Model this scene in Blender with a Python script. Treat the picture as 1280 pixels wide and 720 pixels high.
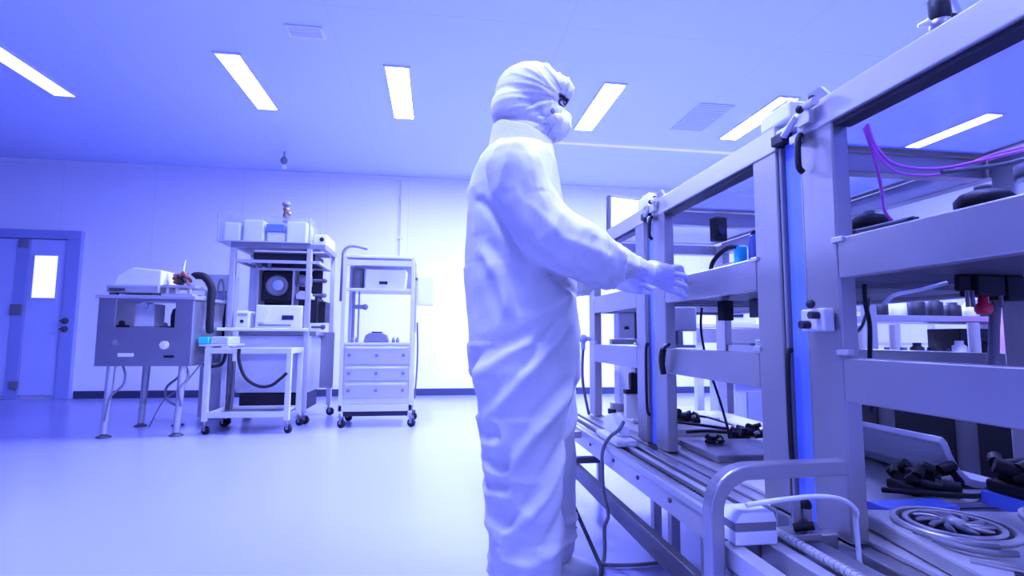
import bpy, bmesh, math, random
from mathutils import Vector, Matrix, Euler, noise
random.seed(7)
for o in list(bpy.data.objects): bpy.data.objects.remove(o)
S = bpy.context.scene
COL = S.collection
R = math.radians

# ------------------------------------------------------------ camera, world, exposure
FPX, YAW, PITCH, ROLL = 654.5, .1434, .092, .0068
cam_d = bpy.data.cameras.new('camera'); cam = bpy.data.objects.new('camera', cam_d); COL.objects.link(cam)
cam_d.sensor_width = 36; cam_d.lens = 36*FPX/1280; cam_d.clip_start = .02
cam.location = (0, 0, .87)
fw = Vector((math.sin(YAW)*math.cos(PITCH), math.cos(YAW)*math.cos(PITCH), math.sin(PITCH)))
rt0 = Vector((math.cos(YAW), -math.sin(YAW), 0)); up0 = rt0.cross(fw)
rt = rt0*math.cos(ROLL)+up0*math.sin(ROLL); up = up0*math.cos(ROLL)-rt0*math.sin(ROLL)
cam.rotation_euler = Matrix((rt, up, -fw)).transposed().to_euler()
S.camera = cam
S.view_settings.view_transform = 'Standard'; S.view_settings.look = 'None'
S.view_settings.gamma = 1; S.view_settings.use_curve_mapping = False
S.view_settings.exposure = 0.0
LAMP_COL = (.29, .335, 1.0)
LP_FRONT = (6, 22, 400, 580, 330, 45)       # how hard each ceiling light burns, left to right
LP_MID = (4, 270, 340, 70, 20)
LP_REAR = (4, 50, 130, 40, 20)
w = bpy.data.worlds.new('world'); S.world = w; w.use_nodes = True
w.node_tree.nodes['Background'].inputs[0].default_value = (.10, .13, .55, 1)
w.node_tree.nodes['Background'].inputs[1].default_value = .3

# ------------------------------------------------------------ materials
def mat(name, col, rough=.5, metal=0., noise_amt=0., nscale=6., bump=0., bscale=60., stretch=None, coat=0., trans=0., alpha=1., ior=1.45, sheen=0., sss=0.):
    m = bpy.data.materials.new(name); m.use_nodes = True
    nt = m.node_tree; b = nt.nodes['Principled BSDF']
    c = tuple(col)+(1,) if len(col) == 3 else col
    b.inputs['Base Color'].default_value = c
    b.inputs['Roughness'].default_value = rough; b.inputs['Metallic'].default_value = metal
    b.inputs['IOR'].default_value = ior
    b.inputs['Coat Weight'].default_value = coat; b.inputs['Coat Roughness'].default_value = .08
    b.inputs['Transmission Weight'].default_value = trans; b.inputs['Alpha'].default_value = alpha
    if sheen: b.inputs['Sheen Weight'].default_value = sheen
    if sss: b.inputs['Subsurface Weight'].default_value = sss
    tc = nt.nodes.new('ShaderNodeTexCoord'); mp = nt.nodes.new('ShaderNodeMapping')
    nt.links.new(tc.outputs['Object'], mp.inputs[0])
    if stretch: mp.inputs['Scale'].default_value = stretch
    n = nt.nodes.new('ShaderNodeTexNoise'); n.inputs['Scale'].default_value = nscale; n.inputs['Detail'].default_value = 4
    nt.links.new(mp.outputs[0], n.inputs['Vector'])
    if noise_amt:
        mx = nt.nodes.new('ShaderNodeMix'); mx.data_type = 'RGBA'
        mx.inputs[6].default_value = tuple(max(0, k*(1-noise_amt)) for k in c[:3])+(1,)
        mx.inputs[7].default_value = tuple(min(1, k*(1+noise_amt)) for k in c[:3])+(1,)
        nt.links.new(n.outputs[0], mx.inputs[0]); nt.links.new(mx.outputs[2], b.inputs['Base Color'])
        mr = nt.nodes.new('ShaderNodeMapRange'); mr.inputs[3].default_value = max(0, rough-.07); mr.inputs[4].default_value = min(1, rough+.1)
        nt.links.new(n.outputs[0], mr.inputs[0]); nt.links.new(mr.outputs[0], b.inputs['Roughness'])
    if bump:
        n2 = nt.nodes.new('ShaderNodeTexNoise'); n2.inputs['Scale'].default_value = bscale; n2.inputs['Detail'].default_value = 5
        nt.links.new(mp.outputs[0], n2.inputs['Vector'])
        bp = nt.nodes.new('ShaderNodeBump'); bp.inputs['Strength'].default_value = bump; bp.inputs['Distance'].default_value = .01
        nt.links.new(n2.outputs[0], bp.inputs['Height']); nt.links.new(bp.outputs[0], b.inputs['Normal'])
    return m
def emit(name, col, power):
    m = bpy.data.materials.new(name); m.use_nodes = True; nt = m.node_tree
    nt.nodes.remove(nt.nodes['Principled BSDF']); e = nt.nodes.new('ShaderNodeEmission')
    e.inputs[0].default_value = tuple(col)+(1,); e.inputs[1].default_value = power
    nt.links.new(e.outputs[0], nt.nodes['Material Output'].inputs[0]); return m
def seamed(name, col, rough, step, wide, axes, dark=.8, coat=0.):
    """plain panels with thin joints every `step` metres along the object axes given"""
    m = mat(name, col, rough, noise_amt=.02, nscale=.6, coat=coat); nt = m.node_tree; b = nt.nodes['Principled BSDF']
    src = b.inputs['Base Color'].links[0].from_socket
    tc = nt.nodes.new('ShaderNodeTexCoord'); sp = nt.nodes.new('ShaderNodeSeparateXYZ'); nt.links.new(tc.outputs['Object'], sp.inputs[0])
    prev = None
    for ax, st, off in axes:
        a = nt.nodes.new('ShaderNodeMath'); a.operation = 'ADD'; a.inputs[1].default_value = 100*st+off; nt.links.new(sp.outputs[ax], a.inputs[0])
        k = nt.nodes.new('ShaderNodeMath'); k.operation = 'MODULO'; k.inputs[1].default_value = st; nt.links.new(a.outputs[0], k.inputs[0])
        l = nt.nodes.new('ShaderNodeMath'); l.operation = 'LESS_THAN'; l.inputs[1].default_value = wide; nt.links.new(k.outputs[0], l.inputs[0])
        if prev:
            q = nt.nodes.new('ShaderNodeMath'); q.operation = 'MAXIMUM'; nt.links.new(prev.outputs[0], q.inputs[0]); nt.links.new(l.outputs[0], q.inputs[1]); prev = q
        else: prev = l
    mx = nt.nodes.new('ShaderNodeMix'); mx.data_type = 'RGBA'; nt.links.new(prev.outputs[0], mx.inputs[0]); nt.links.new(src, mx.inputs[6])
    mx.inputs[7].default_value = tuple(k*dark for k in col)+(1,)
    nt.links.new(mx.outputs[2], b.inputs['Base Color']); return m

M = {}
M['floor'] = mat('floor_epoxy', (.38, .395, .66), .30, noise_amt=.03, nscale=1.2, coat=.35)
M['floor'].node_tree.nodes['Principled BSDF'].inputs['Coat Roughness'].default_value = .2
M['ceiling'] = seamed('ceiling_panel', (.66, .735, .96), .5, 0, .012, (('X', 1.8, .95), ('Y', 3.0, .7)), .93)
M['wall'] = seamed('wall_panel', (.93, .93, .98), .5, 0, .010, (('X', 1.17, .55), ('Y', 1.17, 0)), .90)
M['wall_low_bounce'] = mat('dark_low_bounce_wall', (.14, .16, .38), .6)  # unseen left wall, coloured dark to cut bounced light on that side
M['skirt'] = mat('dark_skirting', (.05, .055, .10), .5)
M['vent'] = mat('vent_paint', (.58, .65, .92), .5)
M['door'] = mat('door_paint', (.55, .60, .86), .4, noise_amt=.03)
M['doorframe'] = mat('door_frame_paint', (.33, .37, .66), .4)
M['steel'] = mat('brushed_steel', (.39, .38, .375), .35, .8, noise_amt=.06, nscale=7)
M['steel_dark'] = mat('dull_steel', (.14, .14, .15), .5, .6, noise_amt=.15, nscale=12)
M['alu'] = mat('anodised_aluminium', (.55, .54, .52), .42, .5, noise_amt=.05, nscale=10)
M['white'] = mat('white_plastic', (.86, .87, .92), .35, noise_amt=.02)
M['paint'] = mat('white_powder_coat', (.68, .68, .68), .3, .1, noise_amt=.03)
M['grey'] = mat('grey_paint', (.20, .20, .22), .45, noise_amt=.08)
M['black'] = mat('black_plastic', (.004, .004, .005), .55, noise_amt=.3, nscale=40)
M['rubber'] = mat('black_rubber', (.008, .008, .010), .7)
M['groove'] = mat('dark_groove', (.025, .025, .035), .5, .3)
M['blue'] = mat('blue_polycarbonate', (.13, .22, .85), .2, coat=.4)
M['bluebottle'] = mat('blue_bottle_plastic', (.07, .17, .55), .25, coat=.5)
M['cyan'] = mat('cyan_plastic', (.05, .75, .9), .3)
M['teal'] = mat('teal_plastic', (.03, .65, .62), .35)
M['red'] = mat('red_plastic', (.85, .03, .08), .35)
M['rust'] = mat('copper_and_rust', (.36, .13, .08), .5, noise_amt=.5, nscale=50)
M['brass'] = mat('brass', (.30, .20, .12), .4, .6, noise_amt=.2)
M['pink'] = mat('magenta_cable', (.80, .18, .75), .4)
M['pinkpanel'] = mat('pink_panel', (.75, .38, .62), .4)
M['yellow'] = mat('yellow_plastic', (.75, .75, .30), .4)
M['screen'] = mat('dark_screen', (.02, .02, .06), .12, coat=.6)
M['glowblue'] = mat('pale_blue_lens', (.45, .52, .85), .2)
M['acrylic'] = mat('clear_acrylic', (.82, .86, 1.0), .08, trans=.85, alpha=.38, ior=1.15)
M['panelglass'] = mat('blue_tinted_clear_panel', (.22, .30, 1.0), .12, trans=.6, alpha=.42, ior=1.2)
M['cloth'] = mat('white_cleanroom_fabric', (.60, .60, .56), .75, noise_amt=.02, nscale=20, bump=.12, bscale=55, sheen=.2)
M['hood'] = mat('white_hood_fabric', (.60, .60, .57), .75, bump=.15, bscale=70, sheen=.2)
M['glove'] = mat('pale_lilac_latex', (.62, .62, .84), .4, bump=.15, bscale=90, coat=.1)
M['mask'] = mat('white_face_mask', (.80, .82, .93), .7, bump=.1, bscale=90)
M['skin'] = mat('skin', (.62, .50, .50), .5, sss=.1)
M['eye'] = mat('dark_eye', (.015, .015, .03), .15, coat=.6)
M['eyewhite'] = mat('eye_white', (.8, .8, .85), .2, coat=.5)
M['hair'] = mat('dark_eyebrow', (.03, .025, .04), .7)
M['doorglass'] = emit('lit_door_window', (.62, .66, 1.0), 1.6)
M['strip'] = emit('ceiling_strip_glow', (.6, .65, 1.0), 1.15)

# ------------------------------------------------------------ mesh helpers (everything in world metres)
class MB:
    def __init__(s): s.v = []; s.f = []; s.sm = []; s.mi = []
    def add(s, vs, fs, smooth=False, mi=0):
        n = len(s.v); s.v += [Vector(p) for p in vs]
        for f in fs: s.f.append([i+n for i in f]); s.sm.append(smooth); s.mi.append(mi)
        return s
    def box(s, a, b, M4=None, mi=0):
        (x0, y0, z0), (x1, y1, z1) = a, b
        x0, x1 = sorted((x0, x1)); y0, y1 = sorted((y0, y1)); z0, z1 = sorted((z0, z1))
        vs = [Vector(p) for p in ((x0,y0,z0),(x1,y0,z0),(x1,y1,z0),(x0,y1,z0),(x0,y0,z1),(x1,y0,z1),(x1,y1,z1),(x0,y1,z1))]
        if M4: vs = [M4 @ p for p in vs]
        return s.add(vs, [(0,3,2,1),(4,5,6,7),(0,1,5,4),(1,2,6,5),(2,3,7,6),(3,0,4,7)], False, mi)
    def tube(s, pts, r, n=12, close=False, mi=0, cap=True):
        pts = [Vector(p) for p in pts]; rs = r if isinstance(r, (list, tuple)) else [r]*len(pts)
        N = len(pts); ring = []; u = None
        for i, p in enumerate(pts):
            if close: t = (pts[(i+1) % N]-pts[i-1]).normalized()
            else: t = (pts[min(i+1, N-1)]-pts[max(i-1, 0)]).normalized()
            if u is None:
                a = Vector((0, 0, 1)) if abs(t.z) < .9 else Vector((1, 0, 0)); u = t.cross(a).normalized()
            u = (u-t*u.dot(t)).normalized(); v = t.cross(u)
            ring.append([p+(u*math.cos(2*math.pi*k/n)+v*math.sin(2*math.pi*k/n))*rs[i] for k in range(n)])
        vs = [q for rg in ring for q in rg]; fs = []
        for i in range(N if close else N-1):
            for k in range(n):
                a, b = i*n+k, i*n+(k+1) % n; c, d = ((i+1) % N)*n+(k+1) % n, ((i+1) % N)*n+k
                fs.append((a, b, c, d))
        s.add(vs, fs, True, mi)
        if not close and cap:
            s.add(ring[0], [tuple(reversed(range(n)))], False, mi); s.add(ring[-1], [tuple(range(n))], False, mi)
        return s
    def cyl(s, a, b, r, n=20, r2=None, mi=0): return s.tube([a, b], [r, r if r2 is None else r2], n, mi=mi)
    def prism(s, poly, axis, lo, hi, mi=0):
        """poly: 2D points; axis 'x','y','z' is the extrusion direction"""
        def P(a, b, c): return {'x': (c, a, b), 'y': (a, c, b), 'z': (a, b, c)}[axis]
        n = len(poly); vs = [P(a, b, lo) for a, b in poly]+[P(a, b, hi) for a, b in poly]
        fs = [tuple(reversed(range(n))), tuple(range(n, 2*n))]+[(i, (i+1) % n, (i+1) % n+n, i+n) for i in range(n)]
        return s.add(vs, fs, False, mi)
    def ball(s, c, r, sx=1, sy=1, sz=1, n=14, mi=0):
        c = Vector(c); vs = [c+Vector((0, 0, r*sz))]; m = n//2
        for i in range(1, m):
            th = math.pi*i/m
            for k in range(n): vs.append(c+Vector((r*sx*math.sin(th)*math.cos(2*math.pi*k/n), r*sy*math.sin(th)*math.sin(2*math.pi*k/n), r*sz*math.cos(th))))
        vs.append(c-Vector((0, 0, r*sz))); L = len(vs)-1; fs = [(0, 1+k, 1+(k+1) % n) for k in range(n)]
        for i in range(m-2):
            for k in range(n): a = 1+i*n; fs.append((a+k, a+n+k, a+n+(k+1) % n, a+(k+1) % n))
        a = 1+(m-2)*n; fs += [(a+k, L, a+(k+1) % n) for k in range(n)]
        return s.add(vs, fs, True, mi)
    def lathe(s, c, prof, n=24, mi=0, axis='z'):
        c = Vector(c); vs = []
        for r, h in prof:
            for k in range(n):
                a = 2*math.pi*k/n; p = (r*math.cos(a), r*math.sin(a), h)
                if axis == 'x': p = (h, p[0], p[1])
                if axis == 'y': p = (p[0], h, p[1])
                vs.append(c+Vector(p))
        fs = []
        for i in range(len(prof)-1):
            for k in range(n): fs.append((i*n+k, i*n+(k+1) % n, (i+1)*n+(k+1) % n, (i+1)*n+k))
        fs.append(tuple(reversed(range(n)))); fs.append(tuple(range((len(prof)-1)*n, len(prof)*n)))
        return s.add(vs, fs, True, mi)
    def build(s, name, m, parent=None, bevel=0., seg=2, label=None):
        base = Vector((0, 0, 0))
        if parent is None:
            xs = [p.x for p in s.v]; ys = [p.y for p in s.v]; zs = [p.z for p in s.v]
            base = Vector(((min(xs)+max(xs))/2, (min(ys)+max(ys))/2, min(zs)))
        else:
            q = parent
            while q: base += q.location; q = q.parent
        me = bpy.data.meshes.new(name); me.from_pydata([tuple(p-base) for p in s.v], [], s.f)
        ms = m if isinstance(m, (list, tuple)) else [m]
        for k in ms: me.materials.append(M[k])
        for p, sm, mi in zip(me.polygons, s.sm, s.mi): p.use_smooth = sm; p.material_index = mi
        bm = bmesh.new(); bm.from_mesh(me); bmesh.ops.recalc_face_normals(bm, faces=bm.faces); bm.to_mesh(me); bm.free()
        o = bpy.data.objects.new(name, me); COL.objects.link(o)
        if parent is None: o.location = base
        else: o.parent = parent
        if bevel:
            b = o.modifiers.new('bevel', 'BEVEL'); b.width = bevel; b.segments = seg; b.limit_method = 'ANGLE'; b.angle_limit = R(50)
        if label: o['label'] = label
        return o
def smooth_path(pts, n=8, close=False):
    pts = [Vector(p) for p in pts]; out = []; N = len(pts)
    for i in range(N if close else N-1):
        if close: a, b, c, d = pts[i-1], pts[i], pts[(i+1) % N], pts[(i+2) % N]
        else: a, b, c, d = pts[max(i-1, 0)], pts[i], pts[i+1], pts[min(i+2, N-1)]
        for k in range(n):
            t = k/n
            out.append(.5*((2*b)+(c-a)*t+(2*a-5*b+4*c-d)*t*t+(3*b-a-3*c+d)*t**3))
    if not close: out.append(pts[-1])
    return out
def thing(name, label, cat, loc=(0, 0, 0), group=None):
    o = bpy.data.objects.new(name, None); COL.objects.link(o); o.empty_display_size = .05
    o.location = loc; o['label'] = label; o['category'] = cat
    if group: o['group'] = group
    return o
def tag(o, label, cat, group=None):
    o['label'] = label; o['category'] = cat
    if group: o['group'] = group
    return o
def struct(o): o['kind'] = 'structure'; return o
def copy_tree(o, parent=None):
    c = o.copy(); COL.objects.link(c); c.parent = parent
    for ch in list(o.children): copy_tree(ch, c)
    return c
def frame4(x0, x1, y0, y1, z0, z1, t):
    """rectangular ring of square bar lying flat"""
    m = MB()
    m.box((x0, y0, z0), (x1, y0+t, z1)); m.box((x0, y1-t, z0), (x1, y1, z1))
    m.box((x0, y0+t, z0), (x0+t, y1-t, z1)); m.box((x1-t, y0+t, z0), (x1, y1-t, z1)); return m
def caster(parent, x, y, r=.035, top=.11, face=0., name='caster'):
    m = MB()
    c, s_ = math.cos(face), math.sin(face)
    a = Vector((s_, c, 0))
    p = Vector((x, y, r)) + Vector((c, -s_, 0))*.02
    m.cyl(p-a*.013, p+a*.013, r, 18)
    k = MB(); k.cyl((x, y, top-.03), (x, y, top), .012)
    k.box((-.024, -.02, 0), (.024, .02, .006), Matrix.Translation((x, y, top-.035)) @ Matrix.Rotation(-face, 4, 'Z'))
    for sg in (-1, 1):
        T = Matrix.Translation(p+a*sg*.018) @ Matrix.Rotation(-face, 4, 'Z')
        k.box((-.014, -.003, -.005), (.014, .003, top-.03-r), T)
    cobj = k.build(name, 'steel', parent); m.build('wheel', 'rubber', cobj)
    return cobj

# ------------------------------------------------------------ the room
X0, X1R, Y0R, YW, HC = -7.2, 7.4, -5.0, 7.876, 3.25
struct(MB().box((X0-.1, Y0R-.1, -.1), (X1R+.1, YW+.1, 0)).build('floor', 'floor'))
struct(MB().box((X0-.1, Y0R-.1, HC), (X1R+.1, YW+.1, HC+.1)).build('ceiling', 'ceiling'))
struct(MB().box((X0, YW, 0), (X1R, YW+.1, HC)).build('wall_back', 'wall'))
struct(MB().box((X0-.1, Y0R, 0), (X0, YW, HC)).build('wall_left', 'wall_low_bounce'))
struct(MB().box((X1R, Y0R, 0), (X1R+.1, YW, HC)).build('wall_right', 'wall'))
struct(MB().box((X0, Y0R-.1, 0), (X1R, Y0R, HC)).build('wall_front', 'wall'))
struct(MB().box((-4.78, YW-.015, 0), (X1R, YW, .10)).build('baseboard_back', 'skirt', bevel=.003))
struct(MB().box((X0, YW-.015, 0), (-6.55, YW, .10)).build('baseboard_left', 'skirt', bevel=.003))
# double door in a grey frame
fr = MB(); fr.box((-6.62, YW-.07, 2.14), (-4.80, YW, 2.26)); fr.box((-4.97, YW-.07, 0), (-4.80, YW, 2.14)); fr.box((-6.62, YW-.07, 0), (-6.50, YW, 2.14))
d = struct(fr.build('door_1', 'doorframe', bevel=.006))
MB().box((-5.42, YW-.045, .05), (-4.972, YW-.001, 2.13)).build('door_leaf', 'door', d, bevel=.004)
MB().box((-6.49, YW-.045, .05), (-5.58, YW-.001, 2.13)).build('door_leaf', 'door', d, bevel=.004)
MB().box((-5.575, YW-.055, 0), (-5.425, YW-.001, 2.135)).build('door_mullion', 'doorframe', d, bevel=.004)
wf = MB(); wf.box((-5.375, YW-.055, 1.32), (-5.355, YW-.046, 1.93)); wf.box((-5.075, YW-.055, 1.32), (-5.055, YW-.046, 1.93)); wf.box((-5.355, YW-.055, 1.91), (-5.075, YW-.046, 1.93)); wf.box((-5.355, YW-.055, 1.32), (-5.075, YW-.046, 1.34))
wf.build('window_frame', 'door', d)
MB().box((-5.355, YW-.05, 1.34), (-5.075, YW-.0455, 1.91)).build('window_pane', 'doorglass', d)
for (x, z, s_) in ((-5.50, 2.07, .055), (-5.515, 1.18, .07), (-5.46, .19, .05)):
    MB().box((x-s_, YW-.075, z-s_), (x+s_, YW-.056, z+s_)).build('door_latch_plate', 'grey', d, bevel=.004)
for z in (1.035, .925):
    m = MB(); m.cyl((-4.91, YW-.085, z), (-4.91, YW-.07, z), .042); m.cyl((-4.91, YW-.12, z), (-4.91, YW-.085, z), .022); m.box((-4.95, YW-.125, z-.012), (-4.87, YW-.11, z+.012))
    m.build('door_handle', 'steel_dark', d)
# thin strip across the ceiling, given a glow of its own
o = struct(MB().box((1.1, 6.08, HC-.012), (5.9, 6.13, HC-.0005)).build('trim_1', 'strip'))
o = struct(MB().box((X0, YW-.03, HC-.05), (X1R, YW-.0005, HC-.0005)).build('trim_2', 'wall', bevel=.004))

# ceiling lamps in rows
def ceiling_lamp(x, y, label, power, w=.195, L=1.096, z=HC):
    key = 'lamp%g' % power
    if key not in M: M[key] = emit('lamp_diffuser_glow', LAMP_COL, power)
    t = thing('ceiling_lamp', label, 'ceiling light', (x, y, z-.02), 'recessed ceiling light panels')
    m = frame4(x-w/2-.02, x+w/2+.02, y-L/2-.02, y+L/2+.02, z-.016, z-.001, .02); m.build('lamp_frame', 'paint', t)
    MB().box((x-w/2, y-L/2, z-.012), (x+w/2, y+L/2, z-.002)).build('diffuser', key, t)
    return t
LX = (-3.725, -1.80, -.389, 1.629, 3.415, 5.80)
LL = ('long white ceiling light at the far left edge, above the door', 'slanting white ceiling light above the two wheeled tables', 'upright white ceiling light above the drawer trolley, left of the hood',
      'white ceiling light just right of the hooded head', 'white ceiling light partly hidden behind the white block on a machine post', 'long thin ceiling light seen through the blue tinted top panel')
for x, l, p in zip(LX, LL, LP_FRONT): ceiling_lamp(x, 5.097, l, p)
for y, row, pw in ((1.4, 'in the row overhead', LP_MID), (-2.3, 'in the row behind the viewer', LP_REAR)):
    for x, p, wh in zip((-1.80, -.389, 1.629, 3.415, 5.80), pw, ('leftmost', 'second from the left', 'middle one', 'fourth from the left', 'rightmost')):
        ceiling_lamp(x, y, 'white ceiling light outside the picture, '+row+', '+wh, p)

# faint ceiling fittings
m = MB(); m.box((-1.20, 4.03, HC-.014), (-.92, 4.19, HC-.0005))
for k in range(6): m.box((-1.18, 4.05+k*.022, HC-.02), (-.94, 4.056+k*.022, HC-.014))
tag(m.build('ceiling_vent', 'white', bevel=.003), 'small pale slotted vent in the ceiling between two lights', 'vent')
m = MB(); m.box((2.62, 4.8, HC-.010), (3.0, 5.5, HC-.0005))
for k in range(12): m.box((2.64, 4.83+k*.056, HC-.016), (2.98, 4.85+k*.056, HC-.010))
tag(m.build('ceiling_vent', 'vent', bevel=.003), 'faint darker ceiling vent between the two lights right of the head', 'vent')
t = thing('ceiling_sensor', 'small grey sensor hanging from the ceiling above the brass signal tower', 'sensor', (-2.00, 7.0, 3.12))
MB().cyl((-2.00, 7.0, 3.17), (-2.00, 7.0, HC-.0005), .012).build('stem', 'steel', t)
MB().lathe((-2.00, 7.0, 3.08), ((.012, 0), (.04, .02), (.045, .06), (.02, .1))).build('sensor_head', 'grey', t)
MB().ball((-2.00, 7.0, 3.045), .035).build('sensor_dome', 'white', t)
# pale conduit on the back wall behind the trolley
m = MB(); m.cyl((-.55, YW-.03, 1.7), (-.55, YW-.03, HC-.06), .014)
for z in (1.75, 2.3, 2.9): m.box((-.58, YW-.045, z), (-.52, YW-.0005, z+.03))
tag(m.build('wall_conduit', 'white'), 'thin pale vertical conduit running up the back wall above the trolley', 'pipe')

# ------------------------------------------------------------ left group: steel box machine on legs
t = thing('box_machine', 'stainless steel box machine with an open window, standing on four tube legs', 'machine', (-2.5, 5.2, 0))
bx0, bx1, by0, by1, bz0, bz1 = -2.84, -2.09, 4.90, 5.55, .595, 1.20
m = MB()
m.box((bx0, by0, bz0), (bx1, by0+.02, .925)); m.box((bx0, by0, .925), (-2.70, by0+.02, bz1-.03)); m.box((-2.235, by0, .925), (bx1, by0+.02, bz1-.03)); m.box((-2.70, by0, 1.145), (-2.235, by0+.02, bz1-.03))
m.box((bx0, by0+.02, bz0), (bx0+.02, by1, bz1-.03)); m.box((bx1-.02, by0+.02, bz0), (bx1, by1, bz1-.03)); m.box((bx0+.02, by1-.02, bz0), (bx1-.02, by1, .93)); m.box((bx0+.02, by0+.02, bz0), (bx1-.02, by1-.02, bz0+.02)); m.box((bx0+.02, by0+.02, .90), (bx1-.02, by1-.02, .915))
m.build('housing', 'steel', t, bevel=.004)
MB().box((bx0-.02, by0-.02, bz1-.03), (bx1+.02, by1+.01, bz1)).build('lid', 'alu', t, bevel=.006)
m = MB(); m.box((-2.665, 5.1, .93), (-2.50, 5.3, 1.14)); m.cyl((-2.58, 5.08, 1.12), (-2.58, 5.2, 1.12), .035); m.build('process_chamber', 'white', t, bevel=.012)
m = MB(); m.box((-2.72, 4.935, .915), (-2.64, 5.0, .945)); m.ball((-2.68, 4.96, .96), .025); m.build('clamp', 'black', t)
m = MB(); m.lathe((-2.27, 5.0, .916), ((.035, 0), (.04, .05), (.04, .12), (.028, .17), (.012, .18))); m.build('gripper', 'black', t)
m = MB(); m.box((-2.37, 4.94, .916), (-2.31, 5.0, .94)); m.ball((-2.34, 4.97, .95), .02); m.build('clamp', 'steel_dark', t)
for x, z, q in ((-2.70, .79, .03), (-2.30, .775, .036)):
    m = MB(); m.cyl((x, by0-.004, z), (x, by0-.016, z), q); m.cyl((x+.002, by0-.016, z), (x+.002, by0-.03, z), q*.5); m.build('gauge', 'grey' if q < .033 else 'white', t)
MB().box((-2.66, by0-.008, .675), (-2.54, by0-.0005, .705)).build('rating_plate', 'white', t, bevel=.002)
MB().box((-2.30, by0-.01, .668), (-2.22, by0-.0005, .688)).build('switch_strip', 'black', t, bevel=.002)
for (x, y) in ((-2.745, 4.94), (-2.19, 4.96), (-2.745, 5.50), (-2.42, 5.50)):
    m = MB(); m.cyl((x, y, .03), (x+.02, y, bz0), .026, 16, .032); m.build('leg', 'alu', t)
    k = MB(); k.lathe((x, y, 0), ((.055, 0), (.055, .008), (.03, .02), (.018, .03), (.018, .05))); k.build('levelling_foot', 'steel_dark', t)
MB().tube(smooth_path([(-2.66, 4.98, .6), (-2.62, 4.95, .52), (-2.63, 4.94, .43), (-2.70, 4.91, .34), (-2.715, 4.905, .25), (-2.72, 4.89, .14)], 8), .009, 8).build('drain_hose', 'grey', t)
MB().tube(smooth_path([(-2.39, 5.4, .6), (-2.37, 5.35, .48), (-2.46, 5.33, .38), (-2.47, 5.36, .27), (-2.4, 5.40, .2)], 8), .011, 8).build('drain_hose', 'grey', t)
MB().tube(smooth_path([(-2.17, 5.0, .6), (-2.13, 4.98, .5), (-2.17, 4.925, .40), (-2.15, 4.93, .25)], 8), .011, 8).build('drain_hose', 'grey', t)
# what stands on it
t = thing('clear_cover', 'low milky rectangular cover lying on the left end of the steel box machine', 'cover', (-2.6, 5.2, 1.2))
MB().box((-2.82, 4.95, 1.225), (-2.40, 5.45, 1.29)).build('base_plate', 'alu', t, bevel=.01)
m = MB(); m.prism([(-2.79, 1.29), (-2.40, 1.29), (-2.40, 1.43), (-2.64, 1.45), (-2.76, 1.38)], 'y', 4.98, 5.4); m.build('dome', 'white', t, bevel=.012)
for x in (-2.80, -2.46):
    MB().box((x, 4.96, 1.2), (x+.05, 5.02, 1.226)).build('foot', 'steel_dark', t, bevel=.003)
m = MB(); m.box((-2.79, 4.93, 1.235), (-2.66, 4.95, 1.262)); m.build('latch', 'steel_dark', t, bevel=.003)
t = thing('valve_manifold', 'reddish brown valve cluster on a steel bracket atop the steel box machine', 'valve', (-2.28, 5.1, 1.2))
m = MB(); m.box((-2.385, 4.96, 1.2), (-2.13, 5.25, 1.225)); m.box((-2.385, 4.96, 1.275), (-2.11, 5.25, 1.30))
for x in (-2.35, -2.28, -2.17): m.cyl((x, 5.0, 1.225), (x, 5.0, 1.275), .02)
m.build('bracket', 'alu', t, bevel=.003)
m = MB(); rr = random.Random(3)
for k in range(22):
    a = rr.uniform(0, 6.28); q = rr.uniform(0, .085); c = Vector((-2.29+q*math.cos(a), 5.08+q*math.sin(a)*.7, 1.34+rr.uniform(-.02, .07)))
    v = Vector((rr.uniform(-1, 1), rr.uniform(-1, 1), rr.uniform(-.6, .9))).normalized()*.03
    m.cyl(c-v, c+v, rr.uniform(.008, .017), 10)
m.build('valve_body', 'rust', t)
m = MB()
for k in range(10):
    a = rr.uniform(0, 6.28); q = rr.uniform(.03, .10); m.ball((-2.30+q*math.cos(a), 5.06+q*math.sin(a)*.7, 1.33+rr.uniform(-.02, .06)), rr.uniform(.012, .022), n=8)
m.build('valve_knob', 'black', t)
MB().tube([(-2.27, 5.08, 1.36), (-2.27, 5.08, 1.46), (-2.26, 5.08, 1.54)], [.012, .010, .006]).build('vent_tube', 'white', t)
m = MB(); m.tube(smooth_path([(-2.185, 5.10, 1.39), (-2.17, 5.1, 1.40), (-2.10, 5.1, 1.39), (-2.035, 5.1, 1.30), (-2.03, 5.1, 1.15), (-2.03, 5.1, .95), (-2.03, 5.12, .89)], 8), .033, 14)
tag(m.build('exhaust_hose', 'rubber'), 'thick black hose arching from the valve cluster down past the steel box', 'hose')
# grey cabinet behind
t = thing('control_cabinet', 'narrow pale cabinet with dark open bay behind the black hose', 'cabinet', (-2.2, 5.6, 0))
m = MB(); m.box((-2.42, 5.9, .02), (-2.40, 6.2, 1.50)); m.box((-2.20, 5.9, .02), (-2.18, 6.2, 1.50)); m.box((-2.40, 6.18, .02), (-2.20, 6.2, 1.50)); m.box((-2.40, 5.9, 1.32), (-2.20, 6.18, 1.50)); m.box((-2.40, 5.9, .02), (-2.20, 6.18, .75)); m.box((-2.40, 5.9, 1.22), (-2.20, 6.18, 1.235))
m.build('housing', 'paint', t, bevel=.005)
MB().box((-2.398, 6.0, .76), (-2.202, 6.17, 1.21)).build('inner_module', 'black', t, bevel=.01)
MB().box((-2.398, 5.893, 1.24), (-2.202, 5.90, 1.31)).build('label_panel', 'doorframe', t)
MB().lathe((-2.30, 6.05, 0), ((.10, 0), (.10, .02))).build('foot', 'rubber', t)
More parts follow.
